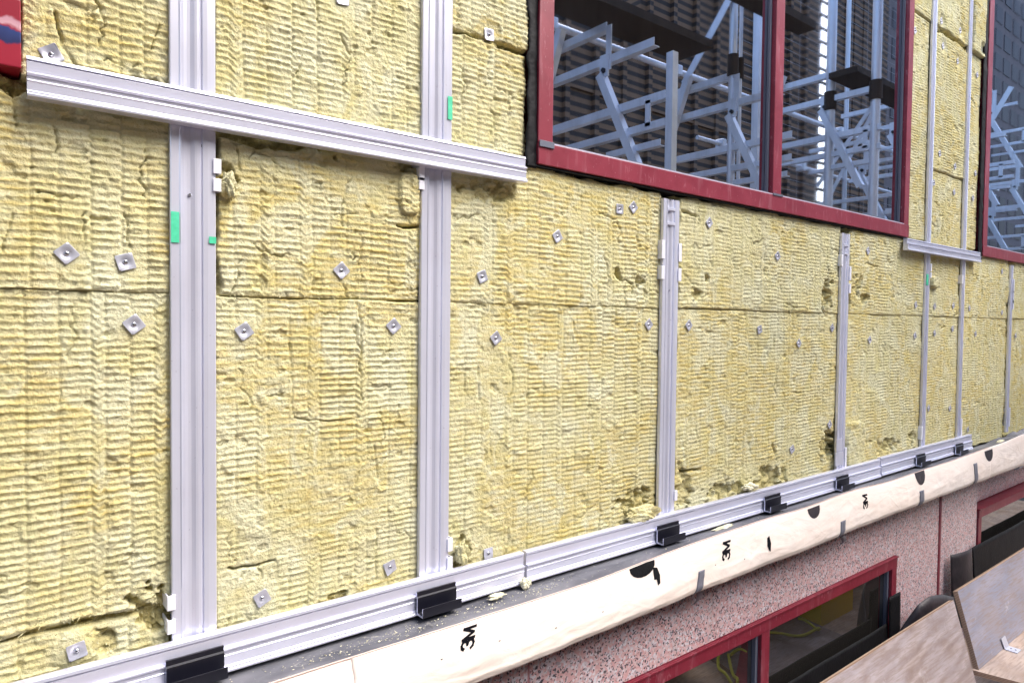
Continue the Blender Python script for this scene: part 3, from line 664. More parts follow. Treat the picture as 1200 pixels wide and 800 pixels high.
_BP = np.array([P(x, y, -.128) for x, y in ((560, 800), (702, 740), (900, 661), (1055, 600), (1120, 574), (1160, 560), (1200, 545))])
_BS = np.concatenate([[-1], _BP[:, 0], [8]]); _BZ = np.concatenate([[_BP[0, 2]], _BP[:, 2], [_BP[-1, 2]]])
def paper_pt(s, t):
    """profile of the hanging liner: t = 0 at the flashing edge, 1 at the bottom, 1.25 tucked behind"""
    de, ze = edge(s)
    pv = np.array([0, .06, .2, .4, .6, .8, .92, 1.0, 1.1, 1.25]); po = np.array([0, .003, .008, .014, .018, .018, .011, .000, -.025, -.07]); pz = np.array([0, -.008, -.032, -.070, -.108, -.143, -.160, -.168, -.166, -.150])
    sag = .007*(fbm(s*1.3, s*0+4, 41)-.5)*t+.006*(fbm(s*3.3+t*1.5, t*2.2+s*.4, 43)-.5)*np.clip(t*2, 0, 1)+.006*(fbm(s*11, t*3+s*6, 45)-.5)*np.clip(t*2, 0, 1)+.006*np.abs(fbm(s*5+t*1.2, t*2.6-s*2.5, 47)-.5)*np.clip(t*2.2-.3, 0, 1)
    bul = np.interp(s, [-1, 3.8, 4.4, 5.0, 5.6], [1, 1, .95, .85, .7])
    o = de+.004+np.interp(t, pv, po)*bul+sag; dz_ = np.interp(t, pv, pz)
    z = ze+.001+.014*(fbm(s*2.1, s*0+8, 49)-.5)*np.clip(t, 0, 1)+dz_/.168*np.maximum(ze-np.interp(s, _BS, _BZ), .03)
    return s, -o, z
def paper_sheet(label, s0, s1, off=0.0, rag=0):
    nx = int((s1-s0)/.010); T1 = np.linspace(0, 1.25, 60); s_ = np.linspace(s0, s1, nx); A, T = np.meshgrid(s_, T1)
    A2 = A+(A-s0 < .02)*(fbm(T*6, T*0, 51)-.5)*.006
    X, Y, Z = paper_pt(A2, T)
    o = grid_obj('paper_liner', X, Y-off, Z, M_PAPER, thick=.0008); tag(o, label, 'paper liner', 'pale paper liners hanging over the ledge'); return o
sj = S(417, 785, -.15)
pl0 = paper_sheet('near piece of pale paper liner at the bottom left, tucked under the overlap', -0.95, sj+.05, -.0015)
pl1 = paper_sheet('long pale paper liner with black logo marks hanging below the lower rail', sj, 4.62, .0)
pl2 = paper_sheet('far crumpled end of the pale paper liner at the right picture edge', 4.58, 7.6, -.003)
# pinkish folded rim along the liner's upper edge
for pl, a, b in ((pl0, -.95, sj), (pl1, sj, 4.62)):
    s_ = np.linspace(a, b, int((b-a)/.012)); A, K = np.meshgrid(s_, np.linspace(0, 2*np.pi, 9)); X, Y, Z = paper_pt(A, A*0)
    grid_obj('folded_rim', X, Y+.0016*np.cos(K), Z+.001+.0022*np.sin(K), M_PAPEREDGE, pl)

def sp_of(x, y):
    """paper coordinates (s, t) of the liner point nearest to a photograph point"""
    best = None
    for t in np.linspace(0.0, 1.1, 45):
        for yp in (None,):
            s = S(x, y, -.155)
            for k in range(4):
                X, Y, Z = paper_pt(np.array([s]), np.array([t])); s = S(x, y, float(Y[0]))
            e = abs(SZ(x, y, float(Y[0]))[1]-float(Z[0]))
            if best is None or e < best[0]: best = (e, s, t)
    return best[1], best[2]
PL = 0.19      # length of the profile per unit of t
def decal(name, polys, mat, parent, off=.0012, dense=True):
    """flat marks on the liner; polys are fine triangles or quads in (s, t)"""
    v = []; f = []
    for poly in polys:
        a = np.array(poly); X, Y, Z = paper_pt(a[:, 0], a[:, 1]); n0 = len(v)
        v += [(X[i], Y[i]-off, Z[i]+off*.3) for i in range(len(a))]; f.append(list(range(n0, n0+len(a))))
    return MB().add(v, f).build(name, mat, parent, recalc=False)
def mark_3m(x, y, hpx, lean=0.0, squash=1.0):
    """the printed logo, reading upwards"""
    s0, t0 = sp_of(x, y)
    w = .20; strokes = [[(.62, 0), (.62, 1), (.98, .12), (1.34, 1), (1.34, 0)]]
    three = [(.0, .80), (.10, .95), (.27, 1.0), (.45, .92), (.50, .74), (.42, .58), (.24, .52), (.44, .46), (.54, .28), (.46, .09), (.27, 0), (.09, .05), (-.02, .20)]
    strokes.append(three); polys = []; k = hpx
    for st in strokes:
        for (ax, ay), (bx, by) in zip(st[:-1], st[1:]):
            L = math.hypot(bx-ax, by-ay); ux, uy = (bx-ax)/L, (by-ay)/L; e = w*.35; ax2, ay2, bx2, by2 = ax-ux*e, ay-uy*e, bx+ux*e, by+uy*e; m = 5
            for q in range(m):
                x1, y1, x2, y2 = [c1+(c2-c1)*f for f in (q/m, (q+1)/m) for c1, c2 in ((ax2, bx2), (ay2, by2))]
                quad = [(x1-uy*w/2, y1+ux*w/2), (x1+uy*w/2, y1-ux*w/2), (x2+uy*w/2, y2-ux*w/2), (x2-uy*w/2, y2+ux*w/2)]
                polys.append([(s0-(v-.5)*k*squash+lean*(u-.67)*k, t0-(u-.67)*k/PL) for u, v in quad])
    decal('printed_logo', polys, M_INK, pl1)
mark_3m(549, 746, .036, .30); mark_3m(851, 644, .040, .25); mark_3m(1014, 587, .040, .1)
def blob(name, x, y, pts, mat, parent=None, off=.0014):
    """pts: outline in metres round the anchor, u along the liner, v down its face"""
    s0, t0 = sp_of(x, y); c = (sum(p[0] for p in pts)/len(pts), sum(p[1] for p in pts)/len(pts)); polys = []
    n_ = len(pts)
    for i in range(n_):
        a, b = pts[i], pts[(i+1) % n_]
        for k in range(6):
            t1, t2 = k/6, (k+1)/6
            q = [(c[0]+(p[0]-c[0])*r, c[1]+(p[1]-c[1])*r) for p, r in ((a, t1), (a, t2), (b, t2), (b, t1))]
            if k == 0: q = [q[0], q[1], q[2]]
            polys.append([(s0+u, max(t0+v/PL, 0.0)) for u, v in q])
    return decal(name, polys, mat, parent or pl1, off)
half = lambda w, d, n=9: [(-w/2, 0)]+[(-w/2*math.cos(math.pi*i/n), d*math.sin(math.pi*i/n)**.8) for i in range(1, n)]+[(w/2, 0)]
blob('black_tear', 752, 661, half(.115, .042)+[(.02, -.002)], M_MEMB)
blob('black_tear', 768, 667, [(-.012, -.01), (.008, -.004), (.016, .02), (.014, .045), (.004, .05), (-.001, .03), (-.012, .028)], M_MEMB)
blob('black_tear', 953, 594, half(.095, .045), M_MEMB2)
blob('black_tear', 1077, 551, half(.115, .07), M_MEMB2)
blob('black_tear', 1158, 527, half(.13, .06), M_MEMB2, pl2)
blob('ink_smudge', 901, 637, [(-.010, -.022), (.006, -.028), (.014, 0), (.008, .028), (-.004, .022), (-.013, .004)], M_INK)
rs = random.Random(5)
for k, (x, y) in enumerate([(517, 773), (585, 750), (651, 735), (706, 716), (623, 694), (838, 662), (872, 655)]):
    blob('ink_smudge', x, y, [(-.003, -.0007), (.003, -.0012), (.0036, .0010), (-.001, .0018)], M_INK)
def strap(x, y, w, t0, t1, lean, parent, hang=0.0):
    s0, _ = sp_of(x, y); A, T = np.meshgrid(np.linspace(-w/2, w/2, 5), np.linspace(t0, t1, 24))
    X, Y, Z = paper_pt(s0+A-lean*(T-t0), T)
    grid_obj('tape_strap', X, Y-.002-hang*np.clip(T-1.0, 0, 1), Z, M_TAPE, parent, thick=.0006)
    # loose tail hanging on to the stone below
    n_ = 14; Xe, Ye, Ze = X[-1], Y[-1]-.002-hang*max(t1-1, 0), Z[-1]; K = np.linspace(0, 1, n_)[:, None]
    return Xe, Ye, Ze
strap(822, 680, .034, .50, 1.22, .035, pl1); strap(988, 615, .040, .55, 1.22, .02, pl1); strap(1080, 575, .05, .50, 1.2, .0, pl1); strap(1143, 553, .055, .3, 1.2, -.02, pl2)
# tape tails stuck to the stone under the liner
def tail(label, x0, y0, x1, y1, w):
    a = P(x0, y0, -.12); b = P(x1, y1, -.02); K = np.linspace(0, 1, 12); X = np.array([[a[0]+(b[0]-a[0])*k-w/2*(1-.2*k), a[0]+(b[0]-a[0])*k+w/2*(1-.2*k)] for k in K])
    Y = np.array([[a[1]+(b[1]-a[1])*k-.012*math.sin(k*math.pi)]*2 for k in K]); Z = np.array([[a[2]+(b[2]-a[2])*k, a[2]+(b[2]-a[2])*k+.004] for k in K])
    o = grid_obj('tape_tail', X, Y, Z, M_TAPE, thick=.0008); tag(o, label, 'tape', 'grey tape tails')
tail('grey tape tail hanging below the paper liner under the second logo', 819, 690, 813, 708, .036)
tail('grey tape tail hanging below the paper liner under the third logo', 987, 628, 984, 639, .042)

# wool crumbs on the flashing
rs = np.random.RandomState(3); mb = MB()
for k in range(420):
    s = rs.choice([rs.uniform(.2, 5), rs.normal(.62, .08), rs.normal(1.23, .05), rs.normal(1.02, .06), rs.normal(.78, .06)]); t = rs.beta(2, 2); d_, z_ = edge(np.array([s])); d_ = float(d_[0]); z_ = float(z_[0])
    o_ = .045+(d_-.05)*t*.95; tt_ = o_/d_; z = -.750+(z_+.750)*tt_**2+.003; r_ = rs.uniform(.0006, .0022)*(2.2 if rs.rand() < .04 else 1)
    v = [(s+r_*rs.uniform(-1, 1)*1.6, -o_+r_*rs.uniform(-1, 1), z+r_*rs.uniform(-.4, 1)) for i in range(5)]
    mb.add(v, [(0, 1, 2), (0, 2, 3), (0, 3, 4), (1, 2, 4), (1, 3, 4)])
o = mb.build('wool_crumbs', M_FLUFF, recalc=False); tag(o, 'pale wool crumbs scattered on the dark ledge flashing', 'debris', kind='stuff')
def tuft(label, x, y, yp, sx, sy, sz, seed, mat=M_FLUFF):
    c = P(x, y, yp); bm = bmesh.new(); bmesh.ops.create_icosphere(bm, subdivisions=4, radius=1)
    v = np.array([q.co[:] for q in bm.verts]); nn = fbm(v[:, 0]*2.2+v[:, 2]*1.3+5, v[:, 1]*2.2+v[:, 2]*1.9+5, seed, 5); k = .35+1.3*nn
    for q, kk, w in zip(bm.verts, k, v): q.co = Vector((w[0]*kk*sx, w[1]*kk*sy, w[2]*kk*sz))
    me = bpy.data.meshes.new('wool_tuft'); bm.to_mesh(me); bm.free(); me.materials.append(mat)
    o = bpy.data.objects.new('wool_tuft', me); COL.objects.link(o); o.location = tuple(c); tag(o, label, 'wool tuft', 'loose wool tufts'); return o
tuft('loose wool tuft stuffed in the near butt joint of the lower rail', 616, 683, -.055, .018, .014, .016, 71)
tuft('flat wool scrap on the flashing left of the near butt joint', 582, 698, -.065, .026, .012, .008, 72)
tuft('wool scrap on the flashing below the third hook clip', 848, 618, -.06, .05, .012, .008, 73)
tuft('pale wool flake lying on the lower rail between third and fourth rails', 878, 570, -.02, .045, .016, .014, 74)
tuft('wool roll bulging over the lower rail left of the third rail foot', 752, 604, -.02, .075, .02, .030, 75, M_WOOL)
tuft('folded wool flap sticking out beside the widest rail under the upper rail', 268, 218, -.012, .016, .016, .026, 76, M_WOOL)
tuft('wool flap by the foot of the second rail on its right', 541, 648, -.012, .022, .016, .03, 77, M_WOOL)
tuft('pale crumpled wool at the far end of the ledge', 1176, 521, -.07, .11, .03, .03, 78)

# ------------------------------------------------------------------ windows of the upper floor
FY = -0.022
def red_window(label, s0, s1, z0, z1, mulls, jw, mw, glassY=.012, gm=M_GLASS, sillh=.062):
    t = thing('red_window', label, 'window', ((s0+s1)/2, 0, z0), None)
    f = MB(); f.box(s0, s1, FY, .06, z0, z0+sillh); f.build('sill_member', M_RED, t, bev=.002)
    MB().box(s0, s0+jw, FY+.0025, .06, z0+sillh+.001, z1).build('jamb', M_RED, t, bev=.002)
    MB().box(s1-jw, s1, FY+.0025, .06, z0+sillh+.001, z1).build('jamb', M_RED, t, bev=.002)
    MB().box(s0, s1, FY, .06, z1+.001, z1+sillh).build('head_member', M_RED, t, bev=.002)
    for m in mulls: MB().box(m-mw/2, m+mw/2, FY+.0025, .06, z0+sillh+.001, z1-.001).build('mullion', M_RED, t, bev=.002)
    xs = [s0+jw]+[v for m in mulls for v in (m-mw/2, m+mw/2)]+[s1-jw]
    for a, b in zip(xs[::2], xs[1::2]):
        p = MB().box(a+.001, b-.001, glassY, glassY+.008, z0+sillh+.002, z1-.001).build('glass_pane', gm, t)
        MB().box(a+.001, a+.012, glassY-.012, glassY-.001, z0+sillh+.013, z1-.012).box(b-.012, b-.001, glassY-.012, glassY-.001, z0+sillh+.013, z1-.012).box(a+.001, b-.001, glassY-.013, glassY-.001, z0+sillh+.002, z0+sillh+.012).build('gasket', M_GREYSEAL, p)
    # pale glass stop along the sill
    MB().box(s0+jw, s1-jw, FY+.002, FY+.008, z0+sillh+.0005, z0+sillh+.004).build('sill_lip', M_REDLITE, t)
    return t
t = red_window('big red framed window at the top with scaffolding mirrored in its glass', 1.262, 3.738, 0.444, 3.0, [2.505], .055, .060)
a = SZ(636, 166, -.025)
MB().box(1.2625, 1.318, FY-.004, FY-.0005, a[1]-.014, a[1]+.004).build('corner_cleat', M_GREYSEAL, t, bev=.001)
MB().box(2.47, 2.54, FY-.003, FY-.0005, .504, .512).build('corner_cleat', M_GREYSEAL, t)
red_window('right hand red framed window at the picture edge', 4.80, 7.2, 0.424, 3.0, [6.0], .075, .06)
# dark strips of sealing membrane round the windows
def ragged_strip(label, s0, s1, z0, z1, yo, rag, seed):
    K = np.linspace(0, 1, 220); Zs = z0+(z1-z0)*K; L = s0+(fbm(Zs*30, Zs*0+1, seed)-.5)*rag; X = np.stack([L+(s1-L)*u for u in (0, .33, .66, 1)], 1); Z = np.stack([Zs]*4, 1)
    Y = yo+(fbm(X*40, Z*25, seed+3)-.5)*.008
    o = grid_obj('membrane_strip', X, Y, Z, M_MEMB, thick=.003); return tag(o, label, 'membrane')
ragged_strip('ragged black membrane strip down the left jamb of the big window', 1.226, 1.2605, .432, 3.0, -.012, .018, 81)
ragged_strip('black membrane strip left of the right hand window', 4.735, 4.797, .40, 3.0, -.014, .006, 82)
o = MB().box(1.2275, 3.74, -.016, .06, .4375, .4425).build('sill_flashing', M_MEMB); tag(o, 'dark membrane edge under the red sill of the big window', 'flashing')
# small red frame corner, top left
t = thing('red_window', 'corner of a red frame with a blue band at the top left edge', 'window', (-.4, 0, .43))
e0 = S(25, 60, -.03)
MB().box(-.95, e0, -.030, .06, .428, .545).build('sill_member', M_BANDS, t, bev=.002)
MB().box(e0-.075, e0, -.0285, .06, .5455, 2.6).build('jamb', M_RED, t, bev=.002)
p = MB().box(-.95, e0-.076, .01, .018, .5455, 2.6).build('glass_pane', M_GLASS, t)

# ------------------------------------------------------------------ granite
def slab(label, s0, s1, z0, z1, y0=0.0, th=.08):
    o = MB().box(s0, s1, y0, y0+th, z0, z1).build('granite_panel', M_GRAN, bev=.0015); return tag(o, label, 'granite panel', 'pink granite panels')
gj = S(620, 785, 0); HZ = -1.188
slab('near pink granite panel left of the joint at the bottom picture edge', -.95, gj-.005, HZ, -.895)
slab('long pink granite panel between the paper liner and the lower red window', gj+.005, 3.742, HZ, -.895)
c1 = S(1100, 650, 0)
slab('narrow pink granite panel right of the lower red window, with rusty top', 3.746, c1-.012, -2.4, -.895)
slab('pink granite panel right of the red joint before the next lower window', c1+.012, 4.905, -2.4, -.895)
slab('shaded recessed granite panel above the next lower window', 4.910, 7.8, -1.135, -.895, .055)
slab('pink granite panel under the lower red window behind the plywood', -.95, 3.742, -2.4, -1.80)
o = MB().box(gj-.005, gj+.005, .003, .03, HZ, -.896).build('sealant_joint', M_JOINT); tag(o, 'pink sealant joint between the two long granite panels', 'joint')
o = MB().box(c1-.012, c1+.004, -.004, .03, -2.4, -.896).build('cover_strip', M_RED); tag(o, 'thin dark red cover strip between the two narrow granite panels', 'strip')
o = MB().box(c1+.0045, c1+.0115, -.006, .03, -2.4, -.896).build('sealant_joint', M_JOINT); tag(o, 'pink bead right of the dark red cover strip', 'joint')

# lower windows
def low_window(label, s0, s1, ztop, zbot, mulls):
    t = thing('lower_window', label, 'window', ((s0+s1)/2, 0, zbot), None)
    y0 = -.010
    MB().box(s0, s1, y0, .07, ztop-.060, ztop-.002).build('head_member', M_RED, t, bev=.002)
    MB().box(s0, s1, y0-.006, y0-.0005, ztop-.009, ztop-.003).build('drip_lip', M_RED, t, bev=.001)
    MB().box(s1-.055, s1, y0+.0025, .07, zbot, ztop-.061).build('jamb', M_RED, t, bev=.002)
    MB().box(s0, s0+.055, y0+.0025, .07, zbot, ztop-.061).build('jamb', M_RED, t, bev=.002)
    for m in mulls: MB().box(m-.03, m+.03, y0+.0025, .07, zbot, ztop-.061).build('mullion', M_RED, t, bev=.002)
    xs = [s0+.055]+[v for m in mulls for v in (m-.03, m+.03)]+[s1-.055]
    for a, b in zip(xs[::2], xs[1::2]):
        p = MB().box(a+.001, b-.001, .025, .033, zbot, ztop-.062).build('glass_pane', M_GLASS2, t)
        MB().box(a+.001, a+.014, .008, .0245, zbot, ztop-.062).box(b-.018, b-.001, .008, .0245, zbot, ztop-.062).build('gasket', M_GREYSEAL, p)
    return t
low_window('lower red framed window under the granite, plywood mirrored in its dark glass', 1.25, 3.742, HZ, -1.79, [2.515])
low_window('next lower red framed window at the right picture edge', 4.915, 7.4, -1.14, -1.79, [6.2])
# membrane upstand along the foot of the lower windows
def upstand(label, s0, s1, zt, zb, o0, o1, seed, wave=.008):
    X, T = np.meshgrid(np.linspace(s0, s1, max(int((s1-s0)/.015), 6)), np.linspace(0, 1, 16))
    Y = -(o0+(o1-o0)*T+wave*(fbm(X*5, T*2, seed)-.5)); Z = zt+(zb-zt)*T+.008*(fbm(X*4, X*0, seed+2)-.5)
    o = grid_obj('membrane_upstand', X, Y, Z, M_MEMB, thick=.004); return tag(o, label, 'membrane')
upstand('black membrane band along the foot of the lower red window', 1.2, 3.63, -1.512, -1.80, .013, .024, 91, .005)
upstand('upright end of black membrane at the right jamb of the lower window', 3.625, 3.752, -1.378, -1.72, .022, .03, 92, .004)
upstand('black membrane band along the foot of the next lower window', 4.80, 7.4, -1.36, -1.80, .016, .04, 93)
# loose flap and curl between granite and plywood
a = P(1114, 650, -.03); b = P(1137, 641, -.05)
X, T = np.meshgrid(np.linspace(0, 1, 14), np.linspace(0, 1, 14)); s_ = 4.40+.36*X
Zt = np.interp(X, [0, 1], [a[2], b[2]])
o = grid_obj('membrane_flap', a[0]+(b[0]-a[0])*X+.0*T, -(.03+.03*np.sin(X*2)+.02*T), Zt*(1-T)+(-1.75)*T, M_MEMB2, thick=.004); tag(o, 'upright dark membrane flap standing before the next lower window', 'membrane')
pa = [P(x, y, yy) for x, y, yy in ((1052, 742, -.05), (1064, 724, -.08), (1076, 708, -.11), (1090, 698, -.13), (1104, 696, -.13), (1118, 699, -.12))]
K = np.linspace(0, 5, 40); px_ = np.array([np.interp(K, range(6), [p[i] for p in pa]) for i in range(3)])
kk = np.exp(-np.arange(-3, 4)**2/4.0); kk /= kk.sum()
for i in range(3):
    e = np.pad(px_[i], 3, mode='edge'); px_[i] = np.convolve(e, kk, 'valid')
T = np.linspace(0, 1, 10)[:, None]
o = grid_obj('membrane_curl', px_[0][None]+.0*T, px_[1][None]-.03*np.sin(T*2.5), px_[2][None]*(1-T)+(-1.78)*T, M_MEMB2, thick=.005); tag(o, 'curled dark membrane peeking over the front plywood sheet', 'membrane')

# ------------------------------------------------------------------ plywood
def panel(name, label, pts, th, mats, grp=None):
    """pts: four corners of the outer face (top left, top right, bottom right, bottom left); the inner face lies th behind"""
    p = [Vector(q) for q in pts]; nrm = (p[1]-p[0]).cross(p[3]-p[0]).normalized()
    if nrm.y > 0: nrm = -nrm
    if abs(nrm.z) > .9 and nrm.z < 0: nrm = -nrm
    v = p+[q-nrm*th for q in p]
    mb = MB().add(v, [(0, 1, 2, 3), (7, 6, 5, 4)], 0).add(v, [(0, 4, 5, 1), (1, 5, 6, 2), (2, 6, 7, 3), (3, 7, 4, 0)], 1)
    o = mb.build(name, mats, bev=.0012); return tag(o, label, 'plywood', grp)
panel('plywood_sheet', 'weathered pale plywood sheet leaning at the bottom right, nearest one', [(-.6, -.5, -1.086), (3.042, -.5, -1.086), (2.860, -.783, -1.797), (-.6, -.783, -1.797)], .018, [M_PLYA, M_PLYE], 'leaning plywood sheets')
panel('plywood_sheet', 'grey faced plywood sheet leaning at the right, with a steel bracket', [(3.081, -.5, -1.060), (5.6, -.5, -1.060), (5.6, -.6, -1.3175), (3.019, -.6, -1.3175)], .018, [M_PLYB, M_PLYE], 'leaning plywood sheets')
panel('deck_board', 'warm brown plywood deck board in the bottom right corner', [(3.00, -.577, -1.320), (5.6, -.577, -1.320), (5.6, -1.20, -1.320), (3.16, -1.20, -1.320)], .018, [M_PLYC, M_PLYE])
o = MB().box(3.3, 5.5, -1.15, -.70, -1.797, -1.345).build('deck_crate', M_DECKDARK); tag(o, 'dark timber box carrying the warm brown deck board', 'box')
o = MB().box(-2.0, 8.5, -2.3, -.09, -1.86, -1.80).build('scaffold_deck', M_PLYC); tag(o, 'lower timber scaffold deck beneath the plywood', 'deck')
# bracket
bp = P(1180, 752, -.60)
t = thing('angle_bracket', 'small galvanised angle bracket joining grey plywood to the deck board', 'bracket', (bp[0], -.6, -1.32))
dx = bp[0]
u = Vector((0, .1, .2575)).normalized()
q0 = Vector((dx-.02, -.6035, -1.3175))
MB().bar(q0+Vector((0, -.002, 0)), q0+Vector((0, -.002, 0))+u*.040, .048, .003, (0, -1, .3)).build('upright_leg', M_PLATE, t, bev=.0006)
MB().box(dx-.044, dx+.004, -.648, -.606, -1.3195, -1.3165).build('flat_leg', M_PLATE, t, bev=.0006)
for yy in (-.620, -.636): MB().tube((dx-.02, yy, -1.3165), (dx-.02, yy, -1.3145), .0035, 10).build('screw', M_SCREW, t)
# stub pipe at the far right under the liner
a = P(1190, 546, -.10)
o = MB().tube(a, (a[0]+.6, a[1], a[2]+.02), .022, 20).build('steel_pipe', M_GALV); tag(o, 'white pipe end poking out under the far paper liner', 'pipe')

# ------------------------------------------------------------------ scaffold and street seen mirrored in the glass
def sc_frame(label, s, dz=0.0, y_in=-1.18, y_out=-2.12, full=True, wk=1.0):
    t = thing('scaffold_bracket', label, 'scaffold', (s, y_out, 1.2+dz), 'steel scaffold brackets mirrored in the window')
    L = lambda z: z+dz
    for nme, z, ya, yb, w in (('ledger', 1.885, y_out, -1.57, .05), ('ledger', 1.668, y_out, y_in, .05), ('ledger', 1.335, y_out, -1.09, .05), ('ledger', 1.175, y_out+.1, -1.09, .045), ('ledger', 1.062, -1.56, -1.12, .04)):
        MB().angle((s, ya, L(z)), (s, yb, L(z)), w*wk, .006, (0, 0, 1)).build(nme, M_GALV, t, bev=.001)
    MB().bar((s-.006, -1.545, L(1.60)), (s-.006, -1.545, L(1.88)), .045, .006, (1, 0, 0)).build('spacer', M_GALV, t)
    MB().bar((s-.012, -1.575, L(1.56)), (s-.012, -1.575, L(1.70)), .07, .012, (1, 0, 0)).build('hinge_plate', M_GALV, t)
    MB().angle((s-.01, -1.585, L(1.59)), (s-.01, -1.22, L(.86)), .052, .007, (1, 0, 0)).build('strut', M_GALV, t)
    if full: MB().bar((s-.03, -1.97, L(1.98)), (s-.03, -2.15, L(1.52)), .06, .05, (1, 0, 0)).build('brace', M_GALV, t)
    MB().bar((s, -1.22, L(1.33)), (s, -1.22, L(1.175)), .04, .006, (1, 0, 0)).build('spacer', M_GALV, t)
    MB().tube((s-.016, -1.575, L(1.60)), (s-.03, -1.575, L(1.60)), .016, 12).build('bolt', M_BLACK, t)
    return t
sc_frame('galvanised scaffold bracket mirrored at the left of the big window', 3.2)
sc_frame('galvanised scaffold bracket mirrored left of the red mullion', 4.6, .015)
sc_frame('galvanised scaffold bracket mirrored just right of the red mullion', 6.0, .33)
sc_frame('galvanised scaffold bracket mirrored low at the right of the big window', 7.4, .36, full=False, wk=.85)
sc_frame('galvanised scaffold bracket mirrored left in the right hand window', 9.4, .55, full=False, wk=.85)
sc_frame('galvanised scaffold bracket mirrored right in the right hand window', 11.2, .3, full=False, wk=.85)
def post(label, s, y, r, z0=-1.8, z1=5.0, sq=False):
    t = thing('scaffold_post', label, 'scaffold post', (s, y, z0), 'upright scaffold posts mirrored in the windows')
    mb = MB()
    if sq: mb.box(s-r, s+r, y-r, y+r, z0, z1)
    else: mb.tube((s, y, z0), (s, y, z1), r, 20)
    mb.build('tube', M_GALV, t)
    if not sq: MB().tube((s, y, 1.9), (s, y, 2.06), r+.014, 14).build('coupler', M_DECKDARK, t)
post('square steel post mirrored left in the big window', 3.22, -1.06, .024, -1.8, 1.57, True)
post('thick round post mirrored left of the red mullion', 4.62, -1.60, .030)
post('thin round post mirrored beside the thick one left of the mullion', 4.72, -1.60, .014)
post('round post with dark coupler mirrored in the right pane', 6.02, -1.54, .040)
post('brightest round post with coupler mirrored near the right jamb', 6.02, -1.15, .038)
post('round post mirrored in the right hand window', 9.6, -1.6, .045)
def diag(label, p, q, w=.05):
    o = MB().angle(p, q, w, .007, (1, 0, 0)).build('scaffold_brace', M_GALV); tag(o, label, 'brace', 'diagonal scaffold braces mirrored in the window')
diag('long diagonal brace mirrored left of the red mullion', (4.58, -2.03, 1.95), (4.58, -1.48, 2.66), .06)
diag('pair of thin braces mirrored right, left one', (6.5, -1.9, 1.35), (6.5, -1.4, 2.0), .035)
diag('pair of thin braces mirrored right, right one', (6.5, -1.9, 1.0), (6.5, -1.36, 2.0), .035)
def deckplank(label, s0, s1, y0, y1, z, th=.05):
    o = MB().box(s0, s1, y0, y1, z, z+th).build('scaffold_plank', M_DECKDARK); tag(o, label, 'plank', 'dark scaffold planks mirrored in the window')
deckplank('dark plank platform mirrored across the top of the left pane', 2.6, 4.4, -1.95, -1.62, 2.06, .06)
deckplank('dark plank mirrored at the top by the thick post', 4.1, 5.2, -1.40, -1.25, 2.30, .06)
deckplank('dark plank mirrored at the coupler of the bright post', 5.9, 7.4, -1.5, -1.25, 2.14, .05)
deckplank('dark toe board mirrored at the foot of the right pane', 4.9, 8.5, -1.7, -1.4, .72, .05)
deckplank('dark platform mirrored at the foot of the right hand window', 8.6, 14, -1.8, -1.3, .8, .08)
def ledger_tube(label, s0, s1, y, z, r_=.024):
    t = thing('scaffold_tube', label, 'scaffold tube', ((s0+s1)/2, y, z), 'long scaffold tubes mirrored in the windows')
    MB().tube((s0, y, z), (s1, y, z), r_, 18).build('tube', M_GALV, t)
    for k in range(int((s1-s0)/1.4)):
        q = s0+.35+k*1.4; MB().box(q-.03, q+.03, y-.042, y+.042, z-.042, z+.042).build('coupler', M_GALV, t, bev=.008)
    return t
ledger_tube('long scaffold tube low along the outer side, mirrored in both panes', 2.9, 12.5, -2.16, 1.10)
ledger_tube('long scaffold tube high along the outer side, mirrored near the top', 2.9, 12.5, -2.16, 2.10)
ledger_tube('thin guard tube mirrored above the low one in the right pane', 5.0, 12.5, -2.20, 1.62, .018)
sc_frame('low scaffold bracket mirrored behind the bright post', 6.75, -.12, -1.25, full=False, wk=.7)
sc_frame('farther scaffold bracket mirrored beside the right jamb', 8.3, .15, -1.3, full=False, wk=.7)
sc_frame('upper scaffold bracket mirrored in the top of the right hand window', 10.2, 1.1, -1.3, full=False, wk=.7)
sc_frame('lower scaffold bracket mirrored in the right hand window', 10.3, -.2, -1.3, full=False, wk=.7)
o = MB().box(-5.0, 0.25, -2.4, -.45, 2.25, 2.31).build('scaffold_deck', M_PLYC); tag(o, 'added unseen timber deck overhead at the left, shading the left end of the wall', 'deck')  # out-of-view deck added to block sky and darken the wall's left end
diag('long brace mirrored in the right hand window', (9.9, -2.0, 1.6), (9.9, -1.3, 2.9), .06)
post('square post mirrored just right of the red mullion', 5.15, -1.72, .03, -1.8, 4.6, True)
post('thin outer post mirrored in the middle of the right pane', 7.6, -2.16, .024)
post('second post mirrored in the right hand window', 10.8, -1.25, .03)
# net of thin cords on the outer side
net = MB(); ny = -2.5
for k in range(15):
    s = 6.0+k*.4; net.box(s, s+.002, ny, ny+.002, .2, 5.2)
for k in range(44):
    z = .2+k*.115; net.box(6.0, 11.9, ny-.003, ny-.001, z, z+.003)
o = net.build('debris_net', M_WHITE, recalc=False); tag(o, 'thin white debris net mirrored in the right pane of the big window', 'net')
